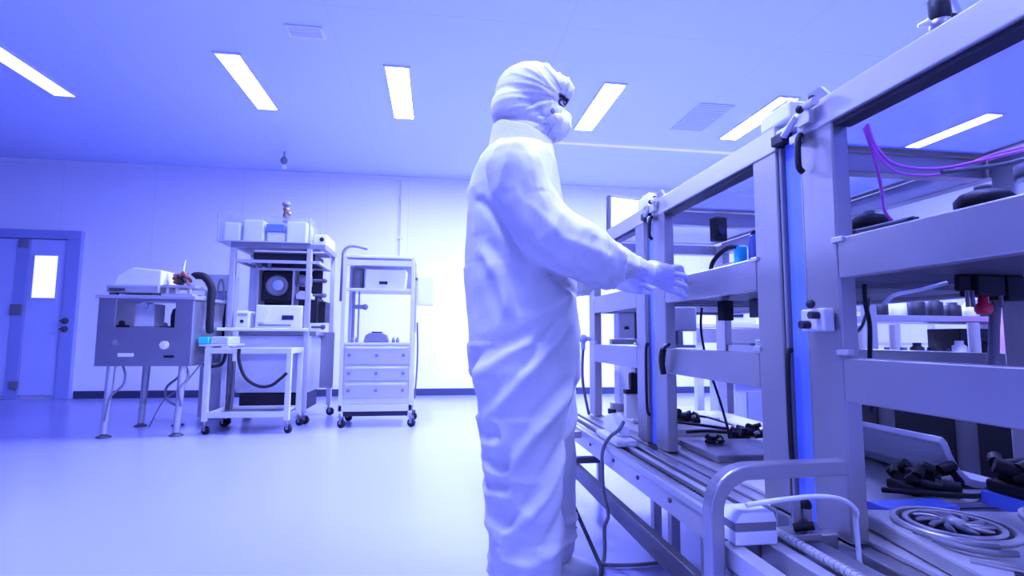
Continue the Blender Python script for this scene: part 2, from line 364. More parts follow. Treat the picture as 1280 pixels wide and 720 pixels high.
m = MB(); m.tube([(-2.145+.035*math.cos(a), 5.6, 1.20+.22*math.sin(a)) for a in [k*math.pi/12 for k in range(24)]], .011, 8, close=True)
m.box((-2.17, 5.58, .85), (-2.12, 5.62, 1.0))
tag(m.build('coiled_tube', 'grey'), 'oval loop of grey tube hanging between the pale cabinet and tall rig', 'hose')

# two wheeled tables in front of the tall rig
def wheeled_table(x0, x1, y0, y1, label, zt=.785, shelf=True, castx=None):
    t = thing('wheeled_table', label, 'table', ((x0+x1)/2, (y0+y1)/2, 0), 'white wheeled tables before the tall rig')
    b = .045
    frame4(x0, x1, y0, y1, zt-.05, zt, b).build('top_frame', 'paint', t, bevel=.004)
    for x in (x0, x1-b):
        for y in (y0, y1-b):
            MB().box((x, y, .11), (x+b, y+b, zt-.05)).build('leg', 'paint', t, bevel=.004)
            caster(t, x+b/2, y+b/2, .036, .112, face=.5)
    if shelf:
        m = frame4(x0+b, x1-b, y0+.002, y1-.002, .14, .19, .03); m.build('shelf_frame', 'paint', t, bevel=.003)
        MB().box((x0+b, y0+.032, .155), (x1-b, y1-.032, .165)).build('shelf_plate', 'steel_dark', t)
    return t
ta = wheeled_table(-2.01, -1.28, 4.98, 5.42, 'white wheeled table carrying a black cable loop, in front of the tall rig', .75)
m = MB(); m.box((-2.066, 4.99, .765), (-1.82, 5.4, .785)); m.box((-2.01, 4.99, .751), (-1.96, 5.05, .765)); m.box((-1.88, 4.99, .751), (-1.83, 5.05, .765)); 
tag(m.build('side_tray', 'paint', bevel=.004), 'pale tray board overhanging the left end of the wheeled table', 'tray')
tag(MB().box((-2.064, 4.975, .786), (-1.985, 5.15, .845)).build('teal_box', 'teal', bevel=.006), 'small teal box on the left end of the tray board', 'box')
tag(MB().box((-1.975, 5.0, .786), (-1.83, 5.3, .85)).build('pale_case', 'door', bevel=.008), 'flat pale case beside the teal box on the tray board', 'case')
m = MB(); m.tube(smooth_path([(-1.72, 4.963, .745), (-1.715, 4.963, .64), (-1.66, 4.96, .50), (-1.55, 4.955, .42), (-1.44, 4.955, .42), (-1.36, 4.96, .48), (-1.31, 4.963, .53)], 8), .014, 10)
tag(m.build('cable_loop', 'rubber'), 'black cable sagging in a loop across the wheeled table', 'cable')
m = MB(); m.tube(smooth_path([(-1.90, 5.12, .749), (-1.89, 5.12, .68), (-1.92, 5.12, .6), (-2.0, 5.1, .58), (-2.06, 5.1, .60)], 8), .015, 10)
tag(m.build('black_hose', 'rubber'), 'short black hose bending under the tray board', 'hose')
m = MB(); m.tube(smooth_path([(-1.87, 5.28, .62), (-1.87, 5.29, .35), (-1.88, 5.28, .172)], 8), .018, 10)
m.cyl((-1.92, 5.32, .170), (-1.92, 5.32, .740), .020, 14)
tag(m.build('drain_pipe', 'steel_dark'), 'dull vertical drain pipes inside the wheeled table frame', 'pipe')
m = MB(); m.tube(smooth_path([(-2.05, 5.0, .60), (-2.2, 5.05, .42), (-2.36, 5.1, .30)], 6), .006, 8)
m.tube(smooth_path([(-2.36, 5.1, .30), (-2.5, 5.3, .2), (-2.62, 5.4, .01)], 6), .006, 8)
tag(m.build('thin_cable', 'grey'), 'thin grey cable running diagonally from the table to under the steel box', 'cable')

# ------------------------------------------------------------ tall rig
t = thing('tall_rig', 'tall white framed test rig with a clear top box and dark inner bay', 'machine', (-1.6, 5.7, 0))
x0, x1, y0, y1 = -1.97, -1.25, 5.45, 5.95
MY = 5.45
for (x, y, zb) in ((-2.02, 5.45, .11), (-1.30, 5.45, .11), (-2.02, 6.02, .11), (-1.17, 6.02, .11)):
    MB().box((x, y, zb), (x+.05, y+.05, 1.73)).build('upright', 'alu', t, bevel=.005); caster(t, x+.025, y+.025, .042, .112, face=.3)
frame4(-2.02, -1.12, 5.45, 6.07, 1.73, 1.78, .05).build('top_frame', 'steel', t, bevel=.004)
frame4(-1.97, -1.17, 5.452, 6.068, 1.58, 1.61, .03).build('bay_frame', 'alu', t, bevel=.003)
MB().box((-2.08, 5.38, .905), (-1.25, 6.0, .935)).build('worktop', 'white', t, bevel=.006)
MB().box((-1.93, 5.52, .3), (-1.24, 6.0, .86)).build('lower_cabinet', 'paint', t, bevel=.008)
MB().box((-1.90, 5.55, .13), (-1.26, 5.98, .295)).build('rig_shade_block', 'groove', t, bevel=.006)  # added dark block standing in for the shade beneath the rig
MB().box((-1.94, 5.56, .86), (-1.2, 5.98, .905)).build('drip_tray', 'steel', t, bevel=.005)
m = MB(); m.box((-1.85, 6.0, 1.0), (-1.25, 6.02, 1.58)); m.box((-1.85, 5.6, 1.60), (-1.25, 6.0, 1.70)); m.build('bay_back', 'groove', t)
m = MB(); m.box((-2.0, 5.96, 1.0), (-1.86, 5.99, 1.70)); m.build('side_panel', 'white', t, bevel=.004)
m = MB(); m.box((-1.80, 5.75, 1.22), (-1.50, 5.95, 1.54)); m.build('chamber', 'black', t, bevel=.015)
m = MB(); m.lathe((-1.65, 5.75, 1.38), ((.11, 0), (.11, -.02), (.085, -.03), (.08, -.02)), axis='y'); m.build('chamber_ring', 'grey', t)
m = MB(); m.ball((-1.64, 5.735, 1.385), .06, sy=.4); m.build('view_lens', 'glowblue', t)
m = MB(); m.box((-1.84, 5.7, 1.13), (-1.82, 5.9, 1.56)); m.box((-1.49, 5.7, 1.13), (-1.47, 5.9, 1.56)); m.box((-1.84, 5.68, 1.535), (-1.28, 5.7, 1.56)); m.build('inner_frame', 'alu', t, bevel=.003)
m = MB(); m.prism([(-1.45, 1.24), (-1.29, 1.24), (-1.29, 1.28), (-1.33, 1.32), (-1.41, 1.33), (-1.45, 1.29)], 'y', 5.7, 5.85); m.build('white_housing', 'white', t, bevel=.01)
m = MB(); m.box((-1.44, 5.75, 1.38), (-1.32, 5.85, 1.50)); m.cyl((-1.38, 5.74, 1.44), (-1.38, 5.70, 1.44), .03); m.build('pump', 'grey', t, bevel=.01)
for x in (-1.79, -1.70): MB().cyl((x, 5.62, 1.55), (x, 5.62, 1.62), .022).build('lever', 'steel_dark', t)
# the side bay
m = MB(); m.box((-1.23, 5.6, 1.0), (-1.21, 5.9, 1.25)); m.box((-1.25, 5.7, 1.0), (-1.15, 5.95, 1.22)); m.build('side_module', 'black', t, bevel=.006)
for z in (.95, 1.27, 1.42):
    m = MB(); m.cyl((-1.24, 5.52, z), (-1.13, 5.52, z), .014); m.ball((-1.13, 5.52, z), .026); m.build('tap', 'steel_dark', t)
m = MB(); m.box((-2.0, 5.99, .3), (-1.1, 6.0, .9)); m.build('rear_panel', 'grey', t)
# top box of clear sheets
t2 = thing('clear_top_box', 'clear acrylic box full of white modules on top of the tall rig', 'box', (-1.65, 5.7, 1.78))
ax0, ax1, ay0, ay1, az0, az1 = -2.14, -1.27, 5.42, 5.95, 1.781, 2.04
m = MB(); q = .006
m.box((ax0, ay0, az0+.01), (ax1, ay0+q, az1)); m.box((ax0, ay1-q, az0+.01), (ax1, ay1, az1)); m.box((ax0, ay0+q, az0+.01), (ax0+q, ay1-q, az1)); m.box((ax1-q, ay0+q, az0+.01), (ax1, ay1-q, az1)); m.box((ax0, ay0, az1), (ax1, ay1, az1+q))
m.build('acrylic_shell', 'acrylic', t2)
MB().box((ax0-.01, ay0-.01, az0), (ax1+.01, ay1+.01, az0+.01)).build('tray', 'alu', t2)
m = MB()
for (a, b) in ((ax0, ay0), (ax1-.012, ay0), (ax0, ay1-.012), (ax1-.012, ay1-.012)): m.box((a, b-.001, az0+.01), (a+.012, b+.013, az1+.007))
m.build('corner_strip', 'alu', t2)
for (a, b, z) in ((-2.10, -1.95, .20), (-1.92, -1.73, .235), (-1.51, -1.32, .235)): MB().box((a, 5.48, az0+.011), (b, 5.8, az0+z)).build('inner_module', 'white', t2, bevel=.012)
m = MB(); m.box((-1.70, 5.5, az0+.011), (-1.53, 5.75, az0+.12)); m.build('inner_module', 'white', t2, bevel=.01)
MB().box((-1.71, 5.49, az0+.125), (-1.54, 5.72, az0+.20)).build('display', 'bluebottle', t2, bevel=.004)
t3 = thing('rear_side_box', 'small pale side box on the right shoulder of the tall rig', 'box', (-1.2, 5.7, 1.78))
MB().box((-1.25, 5.50, 1.781), (-1.12, 5.95, 1.89)).build('housing', 'paint', t3, bevel=.008)
MB().cyl((-1.17, 5.49, 1.84), (-1.17, 5.50, 1.84), .022).build('knob', 'black', t3)
t3 = thing('signal_tower', 'small brown signal tower standing on the clear top box', 'signal light', (-1.58, 5.7, az1+q))
m = MB(); m.lathe((-1.58, 5.7, az1+q), ((.035, 0), (.035, .012), (.014, .02), (.014, .05))); m.build('base', 'steel_dark', t3)
m = MB(); m.lathe((-1.58, 5.7, az1+.05), ((.03, 0), (.034, .03), (.024, .07), (.036, .09), (.03, .12))); m.ball((-1.55, 5.69, az1+.10), .026); m.build('lamp_stack', 'brass', t3)
m = MB(); m.lathe((-1.58, 5.7, az1+.17), ((.02, 0), (.045, .015), (.045, .045), (.02, .05))); m.build('cap', 'grey', t3)
# instruments on the worktop
def bench_unit(x0, x1, y0, y1, z0, z1, label, face):
    t = thing('bench_instrument', label, 'instrument', ((x0+x1)/2, (y0+y1)/2, z0), 'instruments on the tall rig worktop')
    MB().box((x0, y0, z0), (x1, y1, z1)).build('case', 'white', t, bevel=.012)
    if face == 'knob':
        MB().cyl(((x0+x1)/2, y0-.015, (z0+z1)/2-.02), ((x0+x1)/2, y0-.0005, (z0+z1)/2-.02), .016).build('knob', 'black', t)
        m = frame4(x0+.02, x1-.02, y0-.006, y0-.0005, z0+.03, z1-.03, .0); MB().box((x0+.02, y0-.004, z1-.05), (x1-.02, y0-.0005, z1-.025)).build('display', 'doorframe', t)
    else:
        MB().box((x1-.19, y0-.006, z0+.08), (x1-.08, y0-.0005, z0+.125)).build('display', 'screen', t, bevel=.002)
        MB().box((x0+.03, y0-.012, z0+.02), (x1-.10, y0-.0005, z0+.035)).build('button_row', 'grey', t, bevel=.002)
        m = MB(); m.prism([(x0+.03, z0+.05), (x0+.09, z0+.05), (x0+.14, z0+.17), (x0+.10, z0+.19)], 'y', y0-.02, y0-.0005); m.build('lever', 'white', t, bevel=.004)
bench_unit(-1.93, -1.80, 5.42, 5.60, .936, 1.10, 'small white bench instrument with one black knob on the rig worktop', 'knob')
bench_unit(-1.75, -1.312, 5.43, 5.68, .936, 1.16, 'wide white bench instrument with dark display on the rig worktop', 'display')

# ------------------------------------------------------------ drawer trolley
t = thing('drawer_trolley', 'pale metal trolley with open shelves above three drawers and a curved handle', 'trolley', (-.55, 5.4, 0))
rx0, rx1, ry0, ry1 = -.90, -.215, 5.20, 5.65
for (x, y) in ((rx0, ry0), (rx1-.035, ry0), (rx0, ry1-.035), (rx1-.035, ry1-.035)):
    MB().box((x, y, .13), (x+.035, y+.035, 1.62)).build('upright', 'paint', t, bevel=.004); caster(t, x+.018, y+.018, .04, .132, face=.6)
MB().box((rx0, ry0, 1.62), (rx1, ry1, 1.645)).build('top_board', 'paint', t, bevel=.004)
for z in (1.30, .775): MB().box((rx0+.036, ry0+.003, z), (rx1-.036, ry1-.003, z+.025)).build('shelf', 'paint', t, bevel=.003)
m = MB(); m.box((rx0+.036, ry0+.002, 1.545), (rx1-.036, ry0+.02, 1.60)); m.build('top_rail', 'paint', t, bevel=.003)
m = MB(); m.box((rx0+.036, ry1-.01, 1.32), (rx1-.036, ry1-.004, 1.60)); m.build('back_sheet', 'white', t)
MB().box((rx0+.03, ry0+.015, .215), (rx1-.03, ry1-.01, .775)).build('drawer_housing', 'paint', t, bevel=.003)
for (a, b) in ((.595, .765), (.44, .575), (.275, .42)):
    d = MB().box((rx0+.04, ry0-.004, a), (rx1-.04, ry0+.014, b)).build('drawer', 'alu', t, bevel=.006)
    for x in (rx0+.09, (rx0+rx1)/2, rx1-.09): MB().cyl((x, ry0-.02, (a+b)/2), (x, ry0-.004, (a+b)/2), .016).build('knob', 'grey', d)
    MB().box((rx0+.06, ry0-.009, b-.025), (rx1-.06, ry0-.0045, b-.008)).build('pull_lip', 'paint', d, bevel=.002)
MB().box((rx0, ry0, .15), (rx1, ry0+.03, .212)).build('bottom_rail', 'paint', t, bevel=.004)
MB().box((rx0+.04, ry0+.04, .10), (rx1-.04, ry1-.01, .148)).build('trolley_shade_plate', 'groove', t, bevel=.003)  # added dark plate standing in for the shadow under the trolley
m = MB(); m.tube(smooth_path([(-.925, 5.3, 1.2), (-.92, 5.3, 1.6), (-.91, 5.3, 1.70), (-.86, 5.3, 1.745), (-.78, 5.3, 1.745), (-.69, 5.3, 1.725)], 8), .016, 12); m.box((-.93, 5.28, 1.25), (-.89, 5.31, 1.28)); m.box((-.93, 5.28, 1.55), (-.89, 5.31, 1.58))
m.build('push_handle', 'grey', t)
m = MB(); m.cyl((rx0+.09, 5.35, .80), (rx0+.09, 5.35, 1.30), .014); m.cyl((rx0+.14, 5.35, .80), (rx0+.14, 5.35, 1.30), .008); m.box((rx0+.09, 5.33, 1.13), (rx0+.20, 5.38, 1.17)); m.ball((rx0+.2, 5.35, 1.15), .03)
m.build('support_stand', 'grey', t)
MB().box((rx1-.001, 5.3, .9), (rx1+.02, 5.5, 1.5)).build('side_rail', 'paint', t, bevel=.004)
MB().tube(smooth_path([(rx1+.03, 5.3, 1.0), (rx1+.04, 5.3, .75), (rx1+.035, 5.32, .5), (rx1+.02, 5.35, .25)], 6), .008, 8).build('power_cable', 'steel_dark', t)
o = MB().lathe((-.78, 5.38, 1.326), ((.055, 0), (.055, .20), (.05, .21)), 20); tag(o.build('storage_jar', 'grey'), 'grey cylinder jar on the top shelf of the trolley, left side', 'jar')
t = thing('white_instrument', 'white box instrument with small dark display on the upper trolley shelf', 'instrument', (-.5, 5.4, 1.326))
MB().box((-.70, 5.26, 1.326), (-.30, 5.5, 1.52)).build('case', 'white', t, bevel=.012); MB().box((-.56, 5.25, 1.37), (-.48, 5.2595, 1.40)).build('display', 'screen', t)
t = thing('balance', 'black and grey low device standing on top of the trolley drawers', 'instrument', (-.58, 5.4, .801))
m = MB(); m.prism([(-.70, .802), (-.46, .802), (-.48, .87), (-.53, .895), (-.64, .895), (-.68, .87)], 'y', 5.28, 5.45); m.build('body', 'grey', t, bevel=.01)
MB().lathe((-.58, 5.36, .895), ((.05, 0), (.055, .012))).build('pan', 'black', t)
for x, wd in ((-.80, 'leftmost of four above the drawers'), (-.76, 'second of four above the drawers'), (-.41, 'third of four above the drawers'), (-.37, 'rightmost of four above the drawers')):
    o = MB().lathe((x, 5.27, .801), ((.016, 0), (.016, .03), (.009, .035), (.009, .05))); tag(o.build('small_bottle', 'grey'), 'tiny grey bottle on the trolley, '+wd, 'bottle', 'tiny bottles above the trolley drawers')
t = thing('wall_notice', 'bright white sheet in a holder clipped to the right side of the trolley', 'notice', (-.12, 5.3, 1.2))
MB().box((-.19, 5.30, 1.17), (-.03, 5.31, 1.46)).build('holder', 'white', t, bevel=.003); MB().box((-.18, 5.297, 1.18), (-.04, 5.2995, 1.45)).build('sheet', 'white', t)
MB().box((-.2145, 5.30, 1.42), (-.19, 5.312, 1.45)).build('clip', 'grey', t)

# ------------------------------------------------------------ machine line on the right
FX, BX = .85, 1.65     # outer faces of the frame
def module(y0, y1, label, pa, pb, cross):
    t = thing('equipment_frame', label, 'machine frame', (FX, y0, 0), 'steel equipment frames of the machine line')
    W = .10
    for (a, b) in ((y0, y0+W), (y1-W, y1)):
        p = MB().box((FX, a, .45), (FX+.04, b, 1.40)).build('post', 'steel', t, bevel=.004)
        MB().box((BX-.04, a, .45), (BX, b, 1.40)).build('post', 'steel', t, bevel=.004)
    for (z0, z1, nm, th) in ((1.345, 1.408, 'top_beam', .05), (.998, 1.085, 'middle_beam', .03), (.738, .83, 'lower_beam', .03)):
        a, b = (y0-.004, y1+.004) if nm == 'top_beam' else (y0+W, y1-W)
        MB().box((FX-(.004 if nm == 'top_beam' else 0), a, z0), (FX+th, b, z1)).build(nm, 'alu' if nm == 'top_beam' else 'steel', t, bevel=.003)  # front top beam: lighter metal puts the light it catches into its colour
        MB().box((BX-th, y0+W, z0), (BX, y1-W, z1)).build(nm, 'steel', t, bevel=.003)
    MB().box((FX+.004, y0+W+.001, 1.333), (FX+.045, y1-W-.001, 1.3445)).build('underside_shade_strip', 'groove', t, bevel=.002)  # dark strip added for the shaded underside of the top beam
    for y in cross:
        MB().box((FX+.051, y, 1.345), (BX-.051, y+.05, 1.40)).build('cross_beam', 'steel', t, bevel=.003)
    for y in (y0+.005, y1-.035): MB().box((FX+.042, y, 1.0), (BX-.042, y+.03, 1.05)).build('cross_beam', 'steel_dark', t, bevel=.003)
    # inner flange of top panel and the tinted panel itself
    f = frame4(FX+.052, BX-.052, pa, pb, 1.4085, 1.4150, .03); pn = f.build('panel_flange', 'steel', t)
    MB().box((FX+.075, pa+.031, 1.4085), (BX-.075, pb-.031, 1.4140)).build('top_panel', 'panelglass', t)
    m = MB(); m.box((FX+.032, y0+W+.002, 1.012), (BX-.032, y1-W-.002, 1.020)); m.build('shelf_plate', 'steel_dark', t)
    m = MB(); m.box((FX+.041, y0+.002, .445), (BX-.041, y1-.002, .455)); m.build('deck_plate', 'alu', t, bevel=.002)
    # corner brackets at beams
    for z in (1.075, .835):
        MB().box((FX-.006, y0+W-.012, z), (FX+.01, y0+W+.02, z+.012)).build('corner_bracket', 'alu', t, bevel=.002); MB().box((FX-.006, y1-W-.02, z), (FX+.01, y1-W+.012, z+.012)).build('corner_bracket', 'alu', t, bevel=.002)
    # gusset standing up on the far post, hinge clamp and black handle
    m = MB(); m.prism([(y1-.09, 1.409), (y1-.02, 1.409), (y1-.02, 1.445), (y1-.06, 1.445)], 'x', FX+.01, FX+.02); m.build('gusset', 'grey', t)
    m = MB()
    m.box((FX-.022, y1-.06, 1.36), (FX-.004, y1-.02, 1.39)); m.cyl((FX-.02, y1-.02, 1.39), (FX-.02, y1+.03, 1.36), .008); m.cyl((FX-.02, y1-.08, 1.40), (FX-.02, y1-.05, 1.40), .010); m.box((FX-.02, y1-.015, 1.33), (FX-.002, y1+.012, 1.35))
    m.build('toggle_clamp', 'alu', t, bevel=.002)
    m = MB(); m.tube(smooth_path([(FX-.012, y1-.02, 1.345), (FX-.022, y1-.022, 1.33), (FX-.024, y1-.022, 1.27), (FX-.012, y1-.02, 1.255)], 6), .007, 8); m.build('clamp_grip', 'black', t)
    for yy, zz, q in ((y1-.03, 1.402, .010), (y1-.07, 1.41, .008)): MB().ball((FX-.02, yy, zz), q).build('grip_knob', 'black', t)
    # levelling feet and lower frame carrying the posts
    for x in (FX+.03, BX-.06):
        for y in (y0+.02, y1-.05): MB().box((x, y, .05), (x+.035, y+.035, .385)).build('stand_leg', 'steel', t, bevel=.003); MB().lathe((x+.018, y+.018, 0), ((.03, 0), (.03, .01), (.012, .02), (.012, .05))).build('levelling_foot', 'steel_dark', t)
    m = frame4(FX, BX, y0+.001, y1-.001, .385, .444, .05); m.build('base_frame', 'steel', t, bevel=.004)
    return t
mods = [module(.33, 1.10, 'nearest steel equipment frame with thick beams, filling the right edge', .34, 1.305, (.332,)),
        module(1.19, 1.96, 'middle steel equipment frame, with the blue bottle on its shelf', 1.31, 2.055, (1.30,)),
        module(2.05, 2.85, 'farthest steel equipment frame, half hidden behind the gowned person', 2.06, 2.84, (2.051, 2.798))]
# strips that close the gaps between neighbouring frames
def gap_strip(y0, y1, label):
    t = thing('gap_cover_strip', label, 'cover strip', (FX, y0, .45), 'blue cover strips between frames')
    MB().box((FX+.012, y0+.012, .452), (FX+.022, y1-.018, 1.375)).build('blue_panel', 'blue', t, bevel=.002)
    MB().box((FX+.006, y0+.006, .452), (FX+.028, y0+.0115, 1.37)).build('edge_profile', 'steel', t, bevel=.001)
    m = MB(); m.box((FX+.002, y1-.016, .452), (FX+.026, y1-.006, 1.35)); m.build('seal_strip', 'grey', t, bevel=.003)
    m = MB(); m.box((FX-.016, y1-.048, 1.352), (FX+.02, y1-.003, 1.378)); m.build('black_cap', 'black', t, bevel=.003)
    m = MB(); m.tube(smooth_path([(FX+.0, y1-.03, .84), (FX-.012, y1-.03, .82), (FX-.012, y1-.03, .6), (FX+.0, y1-.03, .56)], 6), .006, 8); m.build('pull_handle', 'rubber', t)
    MB().box((FX+.0, y0+.012, 1.379), (FX+.04, y1-.003, 1.395)).build('top_clip', 'white', t, bevel=.002)
gap_strip(1.10, 1.19, 'narrow blue strip with black cap between the nearest and middle frames')
gap_strip(1.96, 2.05, 'narrow blue strip with black cap beside the reaching hand')
for (y, l) in ((1.13, 'translucent white junction block on top of the post right of the ceiling light'), (2.0, 'small white junction block on top of the posts above the hand')):
    m = MB(); m.box((FX+.0, y, 1.4095), (FX+.048, y+.12, 1.455)); m.box((FX+.008, y+.02, 1.455), (FX+.04, y+.09, 1.468))
    tag(m.build('junction_block', 'white', bevel=.01), l, 'junction box')
# valve block at the middle of the near post
t = thing('connector_block', 'clear and white connector fittings on the middle of the near post', 'connector', (FX-.02, 1.0, .88))
m = MB(); m.box((FX-.03, 1.012, .885), (FX-.0045, 1.085, .935)); m.build('body', 'paint', t, bevel=.004)
m = MB(); m.cyl((FX-.03, 1.03, .92), (FX-.05, 1.03, .92), .008); m.cyl((FX-.03, 1.06, .90), (FX-.05, 1.06, .90), .009); m.ball((FX-.035, 1.045, .945), .01); m.build('fitting', 'groove', t)

# linear track along the foot of the frames
t = thing('transfer_track', 'long linear transfer track with parallel rails running along the frames', 'track', (.77, 1.7, .36))
Y0T, Y1T = 1.30, 2.95
m = MB(); m.box((.690, Y0T, .355), (.705, Y1T, .435)); m.box((.705, Y0T, .355), (.730, Y1T, .380)); m.box((.684, Y0T, .418), (.690, Y1T, .437)); m.build('outer_rail', 'alu', t, bevel=.002)
MB().box((.706, Y0T, .405), (.730, Y1T, .437)).build('guide_rail', 'steel', t, bevel=.003)
m = MB(); m.box((.7305, Y0T, .40), (.757, Y1T, .422)); y = Y0T+.01
while y < Y1T-.02: m.box((.733, y, .422), (.754, y+.008, .428)); y += .018
m.build('toothed_belt', 'groove', t)
MB().box((.7575, Y0T, .395), (.780, Y1T, .440)).build('guide_rail', 'alu', t, bevel=.003)
m = MB(); m.box((.7805, Y0T, .395), (.805, Y1T, .425)); m.build('cable_tray', 'groove', t)
m = MB(); m.box((.8055, Y0T, .385), (.846, Y1T, .438)); m.build('inner_rail', 'steel', t, bevel=.003)
MB().box((.6915, Y0T, .375), (.846, Y1T, .384)).build('belly_plate', 'steel_dark', t)
for y in (1.5, 1.75, 2.0, 2.3, 2.6): MB().cyl((.690, y, .395), (.684, y, .395), .007, 10).build('bolt', 'steel_dark', t)
for y in (2.86, 1.31): MB().box((.70, y, 0), (.74, y+.04, .355)).build('support_leg', 'steel', t, bevel=.003)
m = MB(); m.box((.70, Y0T+.05, .205), (.73, Y1T-.06, .235)); m.box((.703, Y0T+.05, .165), (.71, Y1T-.06, .205)); m.build('lower_rail', 'steel_dark', t, bevel=.003)
m = MB(); m.box((.70, 2.60, .24), (.846, 2.64, .27)); m.build('lower_cross_rail', 'steel_dark', t, bevel=.003)
# black clip on front
tag(MB().box((.712, 2.02, .4375), (.80, 2.30, .462)).build('flat_coupler', 'white', bevel=.006), 'flat white coupler plate lying across the transfer track', 'plate')

# bent push handle in the foreground with its own low frame
t = thing('push_trolley', 'low steel trolley frame with a thick bent push handle in the foreground', 'trolley', (.7, .8, 0))
def flatbar(pts, w, d, name, mt, par):
    """rectangular bar swept in the plane y = const; w in plane, d along y"""
    pts = [Vector(p) for p in pts]; vs = []; n = len(pts)
    for i, p in enumerate(pts):
        tt = (pts[min(i+1, n-1)]-pts[max(i-1, 0)]).normalized(); nn = Vector((-tt.z, 0, tt.x))
        for a, b in ((-1, -1), (1, -1), (1, 1), (-1, 1)): vs.append(p+nn*w/2*a+Vector((0, d/2*b, 0)))
    fs = [(i*4+k, i*4+(k+1) % 4, (i+1)*4+(k+1) % 4, (i+1)*4+k) for i in range(n-1) for k in range(4)]+[(3, 2, 1, 0), ((n-1)*4, (n-1)*4+1, (n-1)*4+2, (n-1)*4+3)]
    m = MB(); m.add(vs, fs); return m.build(name, mt, par, bevel=.004)
arc = [(.548+.075*(1-math.cos(a)), 1.0, .530+.075*math.sin(a)) for a in [k*math.pi/2/10 for k in range(11)]]
flatbar([(.548, 1.0, .02), (.548, 1.0, .40)]+arc+[(.838, 1.0, .607)], .030, .034, 'push_handle', 'steel', t)
MB().box((.570, .3, .425), (.605, 1.02, .465)).build('side_rail', 'alu', t, bevel=.003)
MB().box((.66, .3, .425), (.69, 1.02, .465)).build('side_rail', 'alu', t, bevel=.003)
MB().box((.75, .3, .415), (.80, 1.02, .455)).build('side_rail', 'steel', t, bevel=.01)
MB().box((.570, 1.022, .425), (.838, 1.05, .465)).build('cross_rail', 'steel', t, bevel=.003)
MB().box((.606, .3, .40), (.838, 1.02, .414)).build('bed_plate', 'steel_dark', t)
m = MB(); m.box((.575, .98, .02), (.61, 1.02, .42)); m.build('leg', 'steel', t, bevel=.003); m = MB(); m.box((.80, .98, .02), (.835, 1.02, .40)); m.build('leg', 'steel', t, bevel=.003)
MB().box((.575, .3, .0), (.838, 1.02, .02)).build('base_plate', 'steel_dark', t)
m = MB(); m.cyl((.70, .3, .475), (.70, 1.03, .475), .008); [m.cyl((.70, .32+k*.012, .475), (.70, .325+k*.012, .475), .0095, 10) for k in range(58)]
m.build('lead_screw', 'alu', t)
t = thing('actuator_block', 'white actuator block with grey band under the bent push handle', 'actuator', (.63, 1.0, .466))
MB().box((.585, .985, .466), (.675, 1.045, .492)).build('lower_half', 'white', t, bevel=.003)
MB().box((.587, .987, .4925), (.673, 1.043, .508)).build('band', 'grey', t)
m = MB(); m.prism([(.585, .5085), (.675, .5085), (.668, .528), (.60, .528)], 'y', .985, 1.045); m.build('upper_half', 'white', t, bevel=.002)
t = thing('valve_unit', 'small steel and black valve unit beside the white actuator block', 'valve', (.74, 1.0, .466))
m = MB(); m.box((.71, .99, .466), (.775, 1.04, .480)); m.cyl((.735, 1.01, .48), (.735, 1.01, .54), .009); m.cyl((.755, 1.01, .48), (.755, 1.01, .525), .012); m.build('body', 'steel', t, bevel=.002)
m = MB(); m.ball((.755, 1.01, .53), .013); m.cyl((.72, 1.0, .49), (.75, .98, .50), .008); m.build('knob', 'black', t)
m = MB(); m.tube(smooth_path([(.60, .97, .548), (.66, .96, .558), (.74, .96, .562), (.80, .965, .553), (.835, .97, .53), (.843, .98, .50), (.843, .975, .42)], 8), .005, 8)
tag(m.build('white_tube', 'white'), 'thin white tube arching below the push handle towards the near post', 'tube')

# dark cable bundle hanging from the track to the floor
m = MB(); m.tube(smooth_path([(.765, 2.09, .525), (.735, 2.06, .50), (.695, 2.06, .47), (.671, 2.07, .42), (.670, 2.08, .36), (.670, 2.06, .25), (.68, 2.04, .18), (.668, 2.05, .13), (.665, 2.04, .06), (.655, 2.02, .02), (.64, 2.01, .010), (.70, 1.99, .010), (.80, 1.985, .010), (.91, 2.0, .010)], 8), .0075, 10)
tag(m.build('hanging_cable', 'grey'), 'grey cable hanging off the track end and trailing over the floor', 'cable')
m = MB(); m.tube(smooth_path([(.60, 2.3, .16), (.62, 2.2, .09), (.635, 2.05, .02), (.63, 1.98, .01), (.60, 1.9, .010), (.56, 1.83, .010)], 8), .008, 10)
tag(m.build('floor_cable', 'rubber'), 'dark cable on the floor by the shoe', 'cable')
m = MB(); m.box((.60, 2.42, .0), (.64, 2.46, .40)); m.box((.585, 2.405, 0), (.655, 2.475, .012)); m.box((.60, 2.42, .40), (.682, 2.46, .43))
tag(m.build('support_post', 'steel', bevel=.003), 'short steel support post just behind the leg of the person', 'post')
t = thing('connector_box', 'flat white connector box on the track where the cable starts', 'connector', (.78, 2.2, .463))
m = MB(); m.prism([(2.10, .4635), (2.32, .4635), (2.30, .52), (2.20, .545), (2.12, .50)], 'x', .75, .80); m.build('housing', 'white', t, bevel=.005)
m = MB(); m.cyl((.775, 2.26, .535), (.775, 2.26, .555), .018); m.build('plug', 'black', t)

